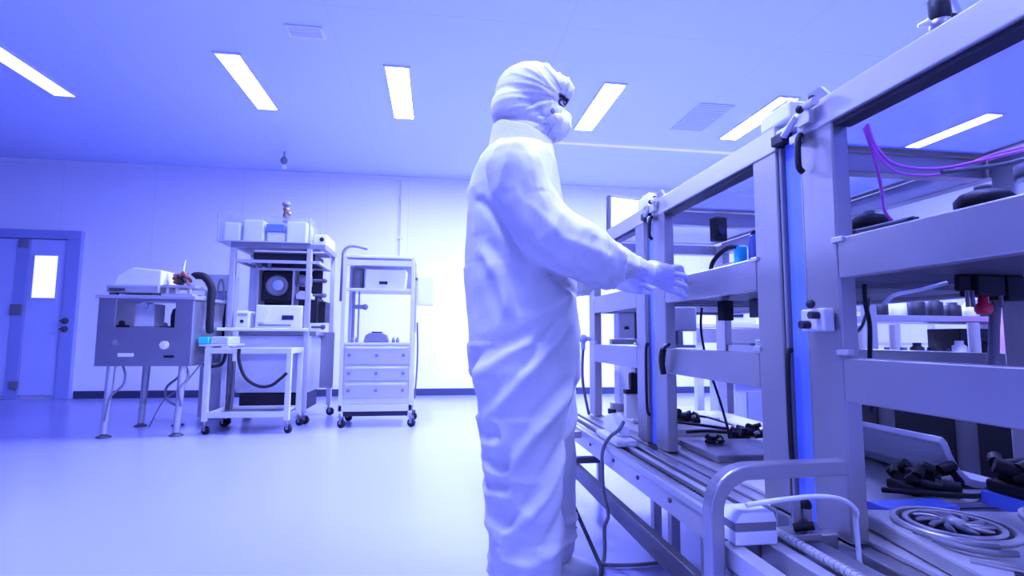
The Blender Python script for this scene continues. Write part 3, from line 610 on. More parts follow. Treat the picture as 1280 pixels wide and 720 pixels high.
# ---- things inside the frames
def knob_cluster(c, label, n=9, s=.05, seed=1):
    rr = random.Random(seed); t = thing('clamp_cluster', label, 'clamp', c, 'black clamps on the decks')
    x, y, z = c
    m = MB(); m.box((x-s, y-s*.6, z), (x+s, y+s*.6, z+s*.35)); m.box((x-s*.5, y-s*.3, z+s*.35), (x+s*.4, y+s*.3, z+s*.8)); m.build('base', 'black', t, bevel=s*.08)
    m = MB()
    for k in range(n):
        a = rr.uniform(0, 6.28); q = rr.uniform(.3, 1.1)*s; p = Vector((x+q*math.cos(a), y+q*math.sin(a)*.7, z+rr.uniform(.3, .9)*s))
        v = Vector((rr.uniform(-1, 1), rr.uniform(-1, 1), rr.uniform(-.4, .6))).normalized()*s*rr.uniform(.2, .45)
        m.cyl(p-v, p+v, s*rr.uniform(.12, .24), 10)
    m.build('lever', 'black', t)
    m = MB(); m.cyl((x+s*.3, y-s*.5, z+s*.5), (x+s*.45, y-s*.7, z+s*.62), s*.12); m.box((x-s*.1, y-s*.66, z+s*.1), (x+s*.2, y-s*.6, z+s*.3)); m.build('fastener', 'alu', t)
    return t
# near deck: fan tray
DZ = .456
def fan_unit(cx, cy, z, rx, label):
    t = thing('fan_unit', label, 'fan', (cx, cy, z), 'fans set in the near deck')
    n = 48
    def ring(r0, r1, z0, z1, mt, nm, e=1.0):
        m = MB(); m.lathe((cx, cy, 0), ((r0, z0), (r1, z0), (r1, z1), (r0, z1)), 40)
        m.f = m.f[:-2]; m.sm = m.sm[:-2]; m.mi = m.mi[:-2]
        for k in range(40): m.f.append([3*40+k, 3*40+(k+1) % 40, (k+1) % 40, k]); m.sm.append(False); m.mi.append(0)
        return m.build(nm, mt, t)
    ring(rx*.90, rx, z, z+.009, 'alu', 'outer_ring'); ring(rx*.66, rx*.86, z, z+.004, 'groove', 'seal_ring'); ring(rx*.70, rx*.80, z+.0041, z+.009, 'alu', 'inner_ring')
    m = MB(); m.lathe((cx, cy, z), ((rx*.65, 0), (rx*.65, .002))); m.build('well', 'groove', t)
    m = MB()
    for k in range(11):
        a = k*2*math.pi/11; pts = []
        for i in range(6):
            q = .16+.47*i/5; aa = a+.5*i/5; pts.append((cx+rx*q*math.cos(aa), cy+rx*q*math.sin(aa), z+.009))
        m.tube(pts, [rx*.03, rx*.045, rx*.055, rx*.06, rx*.055, rx*.03], 6)
    m.build('blade', 'steel', t)
    m = MB(); m.lathe((cx, cy, z+.003), ((rx*.19, 0), (rx*.19, .012), (rx*.1, .016))); m.build('hub', 'alu', t)
t = thing('fan_tray', 'pale raised tray on the near deck that carries the round fans', 'tray', (1.2, .8, DZ))
T = Matrix.Translation((.945, 1.095, 0)) @ Matrix.Rotation(R(-10), 4, 'Z')
MB().box((0, -.62, DZ+.001), (.58, .0, DZ+.033), T).build('tray_body', 'alu', t, bevel=.006)
for k in range(3):   # long ribs pressed into the tray
    m = MB(); m.tube(smooth_path([T @ Vector((.02+k*.03, -.28-k*.05, DZ+.034)), T @ Vector((.12+k*.03, -.34-k*.05, DZ+.034)), T @ Vector((.28, -.34-k*.06, DZ+.034)), T @ Vector((.46, -.30-k*.05, DZ+.034))], 8), .006, 8)
    m.build('pressed_rib', 'groove' if k % 2 else 'steel', t)
fan_unit(1.050, .965, DZ+.0335, .105, 'round fan with curved blades set in the near tray, left one')
fan_unit(1.33, .93, DZ+.0335, .105, 'round fan with curved blades at the right edge of the picture')
m = MB(); 
for sg in (0, 1): m.tube(smooth_path([(.925, .93-sg*.04, DZ+.044), (.935, .885-sg*.035, DZ+.044), (.965, .855-sg*.035, DZ+.044), (1.005, .84-sg*.03, DZ+.044)], 6), .006, 8)
tag(m.build('tray_handles', 'grey'), 'pair of dark curved grips at the left fan rim', 'handle')
knob_cluster((1.33, 1.30, DZ), 'black clamp cluster in front of the white curved tray', 14, .075, 5)
knob_cluster((1.27, 1.62, DZ+.02), 'black clamp cluster beside the near post, left of the curved tray', 10, .065, 6)
m = MB(); m.box((1.21, 1.56, DZ), (1.33, 1.68, DZ+.0195)); tag(m.build('mounting_block', 'steel_dark', bevel=.003), 'dull block under the clamp cluster left of the curved tray', 'block')
knob_cluster((1.47, 1.13, DZ+.035), 'long black clamp cluster at the right edge, behind the fans', 16, .085, 7)
m = MB(); m.box((1.38, 1.07, DZ), (1.56, 1.19, DZ+.0345)); tag(m.build('mounting_block', 'blue', bevel=.003), 'dark blue block under the clamps at the right edge', 'block')
knob_cluster((.925, 1.135, DZ), 'tiny black clamp in the corner beside the near post', 6, .02, 8)
# white curved tray
t = thing('curved_tray', 'long white tray with rolled lip under the nearest lower beam', 'tray', (1.5, 1.45, DZ))
prof = [(1.585, .456), (1.50, .456), (1.46, .47), (1.43, .50), (1.41, .54), (1.395, .575), (1.385, .585), (1.40, .60), (1.415, .585), (1.43, .545), (1.45, .51), (1.48, .485), (1.52, .475), (1.585, .475)]
vs = []
tm = MB(); n_ = len(prof)
A_, B_ = Vector((1.56, 1.36, 0)), Vector((1.50, 2.45, 0)); 
for P0 in (Vector((0, 1.30, 0)), Vector((0, 1.84, 0))):
    for x, z in prof: vs.append((x-.0, P0.y, z))
tm.add(vs, [tuple(range(n_)), tuple(reversed(range(n_, 2*n_)))]+[(i, (i+1) % n_, (i+1) % n_+n_, i+n_) for i in range(n_)]); tm.build('tray_shell', 'white', t, bevel=.003)
tag(MB().box((1.08, 1.36, DZ), (1.19, 1.55, DZ+.03)).build('deck_block', 'steel', bevel=.004), 'low steel block on the deck behind the near post', 'block')
tag(MB().box((1.05, 1.12, DZ+.0), (1.24, 1.185, DZ+.02)).build('deck_bar', 'blue', bevel=.003), 'dark blue bar across the deck behind the left fan', 'bar')
# middle and far deck: plates, clamps, cables
def deck_plate(x0, x1, y0, y1, label, h=.025, mt='steel'):
    o = MB().box((x0, y0, DZ), (x1, y1, DZ+h)); return tag(o.build('deck_tray', mt, bevel=.005), label, 'tray')
deck_plate(.93, 1.28, 1.66, 1.93, 'low steel tray on the middle deck with a small black clamp on it')
deck_plate(.95, 1.30, 2.12, 2.40, 'low steel tray on the far deck, nearest of two', .03, 'alu')
deck_plate(.95, 1.40, 2.46, 2.76, 'low pale tray on the far deck, farthest of two', .02, 'paint')
knob_cluster((1.03, 1.86, DZ+.0255), 'small black clamp on the middle deck tray', 8, .028, 11)
knob_cluster((1.13, 2.28, DZ+.0305), 'black clamp cluster on the left of the far deck tray', 12, .055, 12)
knob_cluster((1.26, 2.02, DZ), 'large black clamp with levers in the middle of the deck', 18, .062, 13)
knob_cluster((1.40, 1.94, DZ), 'wide black clamp bar on the deck next to the post', 14, .06, 14)
for k, (a, b, c, l) in enumerate((((1.0, 2.3), (1.1, 2.1), (1.2, 2.05), 'thin dark cable winding over the far deck'), ((.98, 1.975), (1.06, 1.96), (1.18, 1.95), 'thin dark cable between the middle and far deck'), ((1.16, 1.62), (1.22, 1.71), (1.34, 1.74), 'thin dark cable at the right of the middle deck'))):
    m = MB(); m.tube(smooth_path([(a[0], a[1], DZ+.045), (b[0], b[1], DZ+.05), (c[0], c[1], DZ+.04)], 8), .006, 8); tag(m.build('deck_cable', 'rubber'), l, 'cable')
tag(MB().box((.93, 1.28, DZ), (1.0, 1.36, DZ+.06)).build('white_bracket', 'white', bevel=.006), 'white bracket block at the right corner of the middle deck', 'bracket')
tag(MB().box((1.01, 1.26, DZ), (1.07, 1.34, DZ+.07)).build('white_bracket', 'white', bevel=.006), 'white bracket block just beside the blue strip', 'bracket')

# shelf-level things in the middle frame
SZ = 1.0205
t = thing('blue_bottle', 'blue plastic bottle standing on the middle frame shelf by the post', 'bottle', (1.02, 1.56, SZ))
m = MB(); m.lathe((1.03, 1.55, SZ), ((.026, 0), (.029, .01), (.029, .15), (.024, .175), (.02, .185))); m.build('body', 'bluebottle', t)
MB().lathe((1.03, 1.55, SZ+.185), ((.021, 0), (.021, .012))).build('cap', 'groove', t)
tag(MB().box((.985, 1.59, SZ), (1.02, 1.62, SZ+.155)).build('cyan_bottle', 'cyan', bevel=.005), 'cyan block standing left of the blue bottle', 'bottle')
m = MB(); m.tube(smooth_path([(.99, 1.60, 1.17), (1.0, 1.67, 1.182), (1.0, 1.74, 1.165), (.99, 1.77, 1.13), (.98, 1.76, 1.06), (.98, 1.76, SZ+.01)], 8), .008, 10)
tag(m.build('black_hose_arc', 'rubber'), 'black hose arc rising over the middle beam left of the cyan block', 'hose')
tag(MB().box((1.0, 1.64, SZ), (1.10, 1.72, SZ+.11)).build('white_box', 'white', bevel=.008), 'white box under the black hose arc', 'box')
t = thing('camera_module', 'black camera module hanging below the top cross bar, middle frame', 'camera', (1.07, 1.85, 1.27))
m = MB(); m.box((1.06, 1.865, 1.245), (1.115, 1.905, 1.34)); m.prism([(1.06, 1.3445-.02), (1.115, 1.3245), (1.105, 1.344), (1.07, 1.344)], 'y', 1.91-.04, 1.909); m.build('body', 'black', t, bevel=.006)
MB().cyl((1.087, 1.864, 1.28), (1.087, 1.852, 1.28), .014).build('lens', 'screen', t)
t = thing('sensor_box', 'black box sensor beneath the middle beam, middle frame', 'sensor', (1.0, 1.72, .95))
MB().box((.99, 1.70, .93), (1.03, 1.74, 1.0)).build('body', 'black', t, bevel=.004); MB().box((1.0, 1.71, 1.0), (1.02, 1.73, 1.0115)).build('bracket', 'steel', t)
t = thing('printer_unit', 'white angular device with a black slot beneath the reaching hand', 'device', (1.0, 2.05, .86))
m = MB(); m.prism([(2.0, .895), (2.18, .895), (2.2, .92), (2.18, .995), (2.0, .995)], 'x', .93, 1.05); m.build('body', 'white', t, bevel=.008)
MB().box((.924, 2.02, .965), (.9295, 2.15, .98)).build('slot', 'screen', t)
m = MB(); m.cyl((.99, 2.05, .8945), (.99, 2.05, .84), .02); m.box((.94, 2.0, .828), (1.04, 2.15, .84)); m.build('stand', 'steel', t)
MB().box((.93, 2.065, .46), (.97, 2.105, .828)).build('stand_post', 'steel', t)
tag(MB().box((.862, 2.10, .86), (.888, 2.145, .93)).build('yellow_valve', 'yellow', bevel=.005), 'small pale yellow valve between the far post and the white device', 'valve')
# black curved lever on the middle frame far post, at lower beam
m = MB(); m.tube(smooth_path([(.835, 1.80, .845), (.828, 1.835, .825), (.828, 1.85, .78), (.835, 1.853, .735)], 8), [.006]*8+[.012]*9+[.011]*8, 10)
tag(m.build('black_lever', 'black'), 'black curved lever on the far post at the lower beam', 'lever')
# nozzle on top of the nearest frame
t = thing('hose_nozzle', 'black nozzle with pale hose standing on the nearest top beam', 'nozzle', (.87, .76, 1.41))
m = MB(); m.lathe((.872, .762, 1.409), ((.016, 0), (.016, .02), (.011, .028), (.011, .05))); m.build('mount', 'steel', t)
m = MB(); m.lathe((.872, .762, 1.425), ((.013, 0), (.017, .01), (.017, .045), (.012, .05))); m.box((.885, .75, 1.42), (.90, .775, 1.44)); m.build('body', 'black', t)
m = MB(); m.tube(smooth_path([(.872, .762, 1.47), (.870, .765, 1.50), (.875, .78, 1.53), (.90, .80, 1.57), (.95, .84, 1.60), (1.02, .86, 1.55), (1.06, .86, 1.424)], 8), .006, 10); m.build('hose', 'door', t)
m = MB(); m.cyl((.861, .770, 1.432), (.846, .780, 1.430), .008, 12, .003); m.build('jet', 'white', t)
tag(MB().box((.99, .76, 1.409), (1.10, .86, 1.4095+.0)).build('rubber_mat', 'white'), 'thin pale mat on the top panel', 'mat') if False else None
# magenta cables in the nearest frame
def cable(pts, r, mt, label, nm='cable'):
    m = MB(); m.tube(smooth_path(pts, 8), r, 8); return tag(m.build(nm, mt), label, 'cable')
cable([(.94, 1.0, 1.345), (.955, 1.0, 1.30), (.99, 1.0, 1.262), (1.05, 1.0, 1.25), (1.13, 1.0, 1.255), (1.22, .99, 1.275), (1.32, .98, 1.30), (1.45, .98, 1.33)], .0035, 'pink', 'upper magenta cable sagging across the nearest frame window', 'sagging_cable')
cable([(.945, 1.01, 1.345), (.965, 1.01, 1.285), (1.01, 1.01, 1.245), (1.08, 1.01, 1.238), (1.15, 1.01, 1.25), (1.25, 1.0, 1.29), (1.36, 1.0, 1.32)], .003, 'pink', 'lower magenta cable sagging across the nearest frame window', 'sagging_cable')
cable([(.95, 1.02, 1.345), (.975, 1.02, 1.26), (1.01, 1.045, 1.20), (1.02, 1.05, 1.16), (1.06, 1.05, 1.12), (1.10, 1.05, 1.08), (1.11, 1.05, 1.03)], .0035, 'pink', 'magenta cable dropping down to the nearest shelf', 'dropping_cable')
cable([(1.12, 1.0, 1.245), (1.25, .98, 1.262), (1.34, .96, 1.285), (1.5, .95, 1.33)], .005, 'grey', 'dark cable joining the magenta cables at the right edge', 'sagging_cable')
# black round devices on the shelf of the nearest frame
def round_device(x, y, s, label, up_=0.):
    t = thing('round_device', label, 'device', (x, y, SZ), 'black round devices on the nearest shelf')
    MB().lathe((x, y, SZ), ((s*.5, 0), (s*.5, .05), (s*.3, .06), (s*.3, .12+up_))).build('stand', 'grey', t)
    m = MB(); m.lathe((x, y, SZ+.12+up_), ((s*.9, 0), (s, .008), (s, .022), (s*.8, .034), (s*.4, .042))); m.build('body', 'black', t)
    MB().lathe((x, y, SZ+.162+up_), ((s*.3, 0), (s*.3, .01))).build('dial', 'grey', t)
round_device(1.25, 1.345, .055, 'black domed device on the middle frame shelf, seen beside the near post', .05)
round_device(1.17, .955, .052, 'black domed device on the nearest shelf towards the right edge', .01)
m = MB(); m.lathe((1.25, .86, SZ), ((.04, 0), (.04, .185), (.036, .19)), 20); m.build('x', 'glowblue') if False else None
t = thing('glass_jar', 'clear jar with grey lid behind the right black device', 'jar', (1.29, .93, SZ))
MB().lathe((1.29, .93, SZ), ((.045, 0), (.045, .19), (.04, .2))).build('body', 'acrylic', t); MB().lathe((1.29, .93, SZ+.2), ((.044, 0), (.044, .03))).build('lid', 'grey', t)
m = MB(); m.cyl((.90, 1.02, 1.10), (1.06, 1.02, 1.14), .007, 10); m.cyl((.90, 1.01, 1.07), (1.05, 1.01, 1.10), .006, 10); m.box((1.04, 1.0, SZ), (1.055, 1.03, 1.14)); m.box((.895, 1.0, SZ), (.915, 1.03, 1.105))
tag(m.build('support_rods', 'steel_dark'), 'crossing dark rods on the shelf left of the domed devices', 'rod')
# black connector with red knob beneath the nearest shelf
t = thing('emergency_button_box', 'black connector block with a red button under the nearest shelf', 'button', (1.2, 1.0, .96))
m = MB(); m.box((1.165, .975, .965), (1.235, 1.02, 1.0115)); m.box((1.24, .975, .955), (1.285, 1.02, 1.0115)); m.box((1.13, .985, .975), (1.16, 1.0, 1.0115)); m.build('body', 'black', t, bevel=.004)
m = MB(); m.lathe((1.185, .985, .925), ((.012, 0), (.016, .008), (.016, .02), (.009, .025), (.009, .040))); m.build('red_button', 'red', t)
for x in (1.14, 1.153, 1.225): MB().cyl((x, .98, .94), (x, .98, .976), .004, 8).build('pin', 'grey', t)
cable([(1.225, .99, .955), (1.215, .99, .90), (1.215, 1.0, .82), (1.24, 1.05, .76), (1.33, 1.13, .745), (1.46, 1.14, .75), (1.58, 1.12, .80), (1.615, 1.12, .84)], .010, 'grey', 'thick dark cable hanging from the button box', 'hanging_cable')
cable([(1.0, 1.10, 1.0), (1.01, 1.11, .95), (1.018, 1.11, .90), (1.012, 1.11, .80), (1.015, 1.115, .70)], .005, 'rubber', 'thin black cable hanging left in the nearest opening', 'hanging_cable')
cable([(1.03, 1.08, .95), (1.06, 1.08, .972), (1.12, 1.07, .985), (1.17, 1.05, 1.0)], .005, 'white', 'white tube curving up beneath the nearest shelf', 'curved_tube')

# tilted white panel on the far frame
t = thing('tilted_monitor', 'white tilted monitor with dark edge on top of the farthest frame', 'monitor', (.95, 2.6, 1.41))
T = Matrix.Translation((.90, 2.62, 1.445)) @ Matrix.Rotation(R(-16), 4, 'X') @ Matrix.Rotation(R(6), 4, 'Y')
MB().box((-.0, -.012, .0), (.24, .012, .185), T).build('screen_panel', 'white', t, bevel=.004)
MB().box((-.018, -.014, -.02), (-.001, .014, .19), T).build('side_edge', 'groove', t, bevel=.003)
MB().box((-.0, -.013, .186), (.24, .013, .192), T).build('top_edge', 'grey', t)
MB().cyl((1.0, 2.66, 1.4155), (1.0, 2.66, 1.47), .02).build('stand', 'steel', t)
# small devices in the far frame, seen under its beams
for (x, y, z0, z1, l) in ((.95, 2.68, .86, .998, 'white narrow device in the farthest frame above the lower beam'), (.95, 2.68, .523, .735, 'white narrow device in the farthest frame below the lower beam')):
    t = thing('slim_device', l, 'device', (x, y, z0))
    MB().box((x, y-.03, z0), (x+.09, y+.05, z1)).build('case', 'white', t, bevel=.006); MB().box((x+.03, y-.036, z0+.05), (x+.055, y-.0305, z0+.066)).build('display', 'screen', t)
    MB().box((x-.02, y+.02, z0-(.03 if z0 > .8 else .045)), (x+.13, y+.06, z0-.001)).build('base', 'steel', t)
    MB().box((x+.10, y+.02, z0), (x+.13, y+.06, z1)).build('back_post', 'steel_dark', t)
tag(MB().box((1.02, 2.3, DZ+.0305), (1.12, 2.39, DZ+.20)).build('black_case', 'black', bevel=.008), 'small black upright case on the far deck', 'case') if False else None
t = thing('stacked_unit', 'white and black stacked unit beside the far post above the track', 'device', (.9, 2.15, .456))
MB().box((.90, 2.42, .486), (.99, 2.455, .60)).build('lower_case', 'paint', t, bevel=.005); MB().box((.90, 2.42, .601), (.99, 2.455, .62)).build('plate', 'black', t); MB().box((.925, 2.42, .621), (.985, 2.455, .70)).build('upper_case', 'black', t, bevel=.006)
t = thing('valve_stub', 'dark blue tap on the outer side of the farthest frame', 'valve', (.84, 2.84, .8))
m = MB(); m.cyl((.845, 2.80, .86), (.80, 2.80, .86), .012); m.ball((.80, 2.80, .86), .025); m.cyl((.80, 2.80, .86), (.80, 2.80, .80), .012); m.build('tap', 'doorframe', t)
MB().tube(smooth_path([(.80, 2.80, .80), (.795, 2.80, .7), (.80, 2.80, .6), (.82, 2.80, .5), (.832, 2.80, .45)], 6), .008, 8).build('pipe', 'steel_dark', t)

# ------------------------------------------------------------ racks behind the machine line
def background_rack(x0, x1, y0, y1, h, shelves, label, mt='paint'):
    t = thing('storage_rack', label, 'rack', ((x0+x1)/2, (y0+y1)/2, 0), 'pale racks behind the machine line')
    for x in (x0, x1-.05):
        for y in (y0, y1-.05): MB().box((x, y, 0), (x+.05, y+.05, h)).build('upright', mt, t, bevel=.004)
    for z in shelves:
        MB().box((x0+.001, y0+.001, z), (x1-.001, y1-.001, z+.03)).build('shelf', mt, t, bevel=.003)
    return t
ORD = ('leftmost', 'second from the left', 'third from the left', 'fourth from the left', 'fifth from the left', 'sixth from the left', 'seventh from the left', 'eighth from the left', 'ninth from the left', 'tenth from the left', 'eleventh from the left', 'rightmost')
def jar_row(x0, x1, y, z, n, r, h, seed, where):
    rr = random.Random(seed)
    for k in range(n):
        x = x0+(x1-x0)*(k+.5)/n; hh = h*rr.choice((.8, 1, 1.1)); mt = rr.choice(('white', 'white', 'grey', 'paint', 'groove'))
        m = MB(); m.lathe((x, y, z), ((r*.9, 0), (r, hh*.05), (r, hh*.78), (r*.6, hh*.86), (r*.6, hh)), 16)
        tag(m.build('sample_jar', mt), {'white': 'white', 'grey': 'grey', 'paint': 'pale', 'groove': 'dark'}[mt]+' sample jar, '+(ORD[k] if k < n-1 else 'rightmost')+' '+where, 'jar', 'sample jars '+where)
background_rack(1.80, 2.95, 3.45, 3.95, .97, (.20, .64, .94), 'white waist-high rack behind the middle frame, with jars on it')
jar_row(1.90, 2.9, 3.52, .6705, 10, .035, .11, 1, 'on the middle shelf of the white waist-high rack')
tag(MB().box((1.80, 3.425, .835), (2.95, 3.449, .935)).build('rack_apron', 'steel', bevel=.003), 'grey apron board along the front of the white rack top', 'board')
m = MB(); m.box((2.30, 3.6, .671), (2.9, 3.9, .935)); tag(m.build('dark_crate', 'grey', bevel=.006), 'grey crate on the middle shelf of the white rack', 'crate')
for x, l in ((2.05, 'white box instrument on the white rack top, left'), (2.5, 'white box instrument on the white rack top, right')):
    t = thing('rack_instrument', l, 'instrument', (x, 3.6, .97)); MB().box((x, 3.55, .971), (x+.28, 3.85, 1.10)).build('case', 'white', t, bevel=.01); MB().box((x+.05, 3.543, 1.02), (x+.17, 3.5495, 1.06)).build('display', 'screen', t)
background_rack(2.15, 3.35, 2.35, 2.80, 1.12, (.25, .70, .96), 'steel rack beyond the nearest frame opening, with jars', 'steel')
jar_row(2.22, 3.25, 2.45, .7305, 12, .032, .12, 2, 'on the lower shelf of the steel rack')
jar_row(2.3, 3.2, 2.5, .991, 8, .04, .10, 3, 'on the upper shelf of the steel rack')
m = MB(); m.box((2.9, 2.55, .731), (3.2, 2.75, .93)); tag(m.build('dark_crate', 'black', bevel=.006), 'black crate on the steel rack beyond the nearest frame', 'crate')
m = MB(); m.box((2.78, 2.22, .3), (2.98, 2.27, 1.06)); m.box((2.78, 2.15, 0), (2.98, 2.34, .3)); tag(m.build('pink_panel', 'pinkpanel', bevel=.004), 'pink upright panel standing in front of the steel rack', 'panel')
t = thing('roller_cabinet', 'pale cabinet with vertical ribs at the far right behind the frame', 'cabinet', (3.3, 1.9, 0))
m = MB(); m.box((2.95, 1.62, 0), (3.95, 2.1, 1.02)); m.build('body', 'door', t, bevel=.01)
m = MB()
for k in range(10): m.box((2.98+k*.095, 1.605, .08), (3.03+k*.095, 1.6195, .98))
m.build('rib', 'paint', t, bevel=.003)
t = thing('low_counter', 'long low counter with white top and dull body behind the middle frame', 'counter', (2.4, 3.0, 0))
MB().box((1.75, 2.92, .60), (3.3, 3.28, .69)).build('worktop', 'white', t, bevel=.006); MB().box((1.78, 2.95, .0), (3.27, 3.25, .60)).build('body', 'door', t, bevel=.005)
for x in (1.85, 2.33, 2.81): MB().box((x, 2.935, .12), (x+.40, 2.9495, .55)).build('door_panel', 'doorframe', t, bevel=.003)
for x, y, w_, d_, h_, mt, l in ((1.82, 3.0, .16, .18, .12, 'white', 'white carton on the low counter, leftmost'), (2.04, 3.02, .10, .12, .17, 'grey', 'tall grey carton on the low counter'), (2.20, 3.0, .22, .16, .08, 'paint', 'flat pale carton on the low counter'),
        (2.50, 3.02, .14, .14, .15, 'steel_dark', 'dark carton on the low counter'), (2.75, 3.0, .20, .16, .11, 'white', 'white carton on the low counter, rightmost')):
    t = thing('carton', l, 'box', (x, y, .6905), 'cartons on the low counter')
    MB().box((x, y, .6905), (x+w_, y+d_, .69+h_)).build('body', mt, t, bevel=.006); MB().box((x+w_*.2, y-.003, .69+h_*.35), (x+w_*.6, y-.0005, .69+h_*.7)).build('label', 'doorframe', t)
cable([(1.00, 2.30, DZ+.04), (1.05, 2.45, DZ+.035), (1.16, 2.52, DZ+.03), (1.30, 2.44, DZ+.03), (1.36, 2.28, DZ+.01)], .006, 'rubber', 'black cable curling round the far deck trays', 'deck_cable')
cable([(.96, 1.58, DZ+.008), (1.0, 1.58, DZ+.008), (1.05, 1.60, DZ+.008), (1.10, 1.60, DZ+.008)], .006, 'grey', 'grey cable on the middle deck beside the blue strip', 'deck_cable')
cable([(1.20, 1.30, DZ+.008), (1.30, 1.20, DZ+.02), (1.42, 1.22, DZ+.008), (1.55, 1.28, DZ+.008)], .007, 'rubber', 'black cable lying behind the left fan', 'deck_cable')
cable([(1.06, 1.98, .99), (1.055, 1.98, .90), (1.07, 1.97, .78), (1.10, 1.93, .62), (1.12, 1.90, .49)], .005, 'rubber', 'thin black cable dropping behind the far post of the middle frame', 'hanging_cable')
cable([(1.20, 1.50, 1.005), (1.21, 1.50, .93), (1.26, 1.50, .88), (1.34, 1.50, .90), (1.40, 1.52, 1.0)], .005, 'grey', 'grey cable looping below the middle frame shelf', 'looping_cable')
for x, y, l in ((1.15, 1.74, 'small dark valve box under the middle frame shelf, left'), (1.32, 1.62, 'small pale valve box under the middle frame shelf, right')):
    t = thing('valve_box', l, 'valve', (x, y, .93)); MB().box((x, y, .945), (x+.07, y+.06, 1.011)).build('body', 'grey' if x < 1.2 else 'white', t, bevel=.004); MB().cyl((x+.035, y+.03, .915), (x+.035, y+.03, .945), .012).build('outlet', 'steel_dark', t)
# dark units inside lower far side, standing between the frames and the racks
t = thing('pump_cabinet', 'grey cabinet with dark openings behind the nearest frame', 'cabinet', (2.0, 1.6, 0))
m = MB(); m.box((1.80, 1.25, 0), (2.10, 2.2, .70)); m.build('body', 'grey', t, bevel=.008)
for y in (1.3, 1.62, 1.94): MB().box((1.79, y, .42), (1.7995, y+.24, .67)).build('opening', 'black', t, bevel=.004)
for y, wd in ((1.35, 'nearest'), (1.62, 'second nearest'), (1.95, 'third nearest'), (2.12, 'farthest')):
    m = MB(); m.cyl((1.9, y, .701), (1.9, y, .93), .018, 12); tag(m.build('riser_pipe', 'alu'), 'pale vertical riser pipe on the grey cabinet behind the near frame, '+wd+' of four', 'pipe', 'riser pipes on the grey cabinet')
background_rack(4.2, 5.6, 5.2, 5.7, 1.45, (.3, .8, 1.2), 'tall white rack far back near the right corner')
tag(MB().box((4.3, 5.25, 1.231), (5.4, 5.6, 1.42)).build('white_crate', 'white', bevel=.01), 'long white crate on the tall white rack near the right corner', 'crate')
#PERSON
# ------------------------------------------------------------ the gowned person
PR = thing('person', 'person in white hooded cleanroom coverall, mask and gloves, reaching towards the middle frame', 'person', (.30, 1.77, 0))
def loft(m, secs, n=20):
    """secs: (centre, half-vector a, half-vector b) -> closed elliptical shell"""
    vs = []
    for c, a, b in secs:
        c, a, b = Vector(c), Vector(a), Vector(b)
        for k in range(n): t_ = 2*math.pi*k/n; vs.append(c+a*math.cos(t_)+b*math.sin(t_))
    N = len(secs)
    fs = [(i*n+k, i*n+(k+1) % n, (i+1)*n+(k+1) % n, (i+1)*n+k) for i in range(N-1) for k in range(n)]
    fs += [tuple(reversed(range(n))), tuple(range((N-1)*n, N*n))]
    m.add(vs, fs, True); return m
def hrings(m, rows, yc, lean=None):
    """rows: (z, x back, x front, half depth)"""
    return loft(m, [(((a+b)/2, yc if lean is None else yc+lean*i, z), ((b-a)/2, 0, 0), (0, h, 0)) for i, (z, a, b, h) in enumerate(rows)], 28)
def limb(m, pts, rs, n=16):
    pts = [Vector(p) for p in pts]; P = []; Q = []
    N = len(pts)
    path = smooth_path(pts, 6); rr = []
    for i in range(N-1):
        for k in range(6): rr.append(rs[i]+(rs[i+1]-rs[i])*k/6)
    rr.append(rs[-1]); m.tube(path, rr, n)
    m.ball(path[0], rr[0]); m.ball(path[-1], rr[-1]); return m
def union(m, name, mt, voxel, smooth=4, disp=None, cut=None, thick=0., parent=PR):
    """fuse overlapping shells into one continuous skin, then push the folds into it"""
    o = m.build(name, mt, parent)
    md = o.modifiers.new('r', 'REMESH'); md.mode = 'VOXEL'; md.voxel_size = voxel; md.use_smooth_shade = True
    if smooth: s_ = o.modifiers.new('s', 'SMOOTH'); s_.iterations = smooth; s_.factor = .5
    bpy.context.view_layer.update()
    dg = bpy.context.evaluated_depsgraph_get()
    me = bpy.data.meshes.new_from_object(o.evaluated_get(dg), depsgraph=dg)
    o.modifiers.clear(); o.data = me
    base = Vector((0, 0, 0)); q = parent
    while q: base += q.location; q = q.parent
    if disp:
        ns = [v.normal.copy() for v in me.vertices]
        for v, nn in zip(me.vertices, ns): v.co += nn*disp(v.co+base, nn)
    if cut:
        bm = bmesh.new(); bm.from_mesh(me)
        kill = [f for f in bm.faces if cut(f.calc_center_median()+base)]
        bmesh.ops.delete(bm, geom=kill, context='FACES'); bm.to_mesh(me); bm.free()
    me.materials.clear(); me.materials.append(M[mt])
    for p in me.polygons: p.use_smooth = True; p.material_index = 0
    me.update()
    if thick: s_ = o.modifiers.new('thickness', 'SOLIDIFY'); s_.thickness = thick; s_.offset = -1
    return o
def ridge(p, along, fa, fl, seed):
    """creases that run along a direction: sharp crests, soft hollows"""
    a = Vector(along).normalized(); t_ = p.dot(a); q = p-a*t_
    v = Vector((q.x*fa+seed, q.y*fa*.7+3.1*seed, q.z*fa))+a*t_*fl
    wv = noise.noise(p*4+Vector((seed, 0, 0)))*.5
    n = noise.noise(v+Vector((wv, wv, wv)))
    return max(0., 1-abs(n)*2.6)**2
def bump_(p, f, seed): return noise.noise(p*f+Vector((seed, seed*2, 0)))

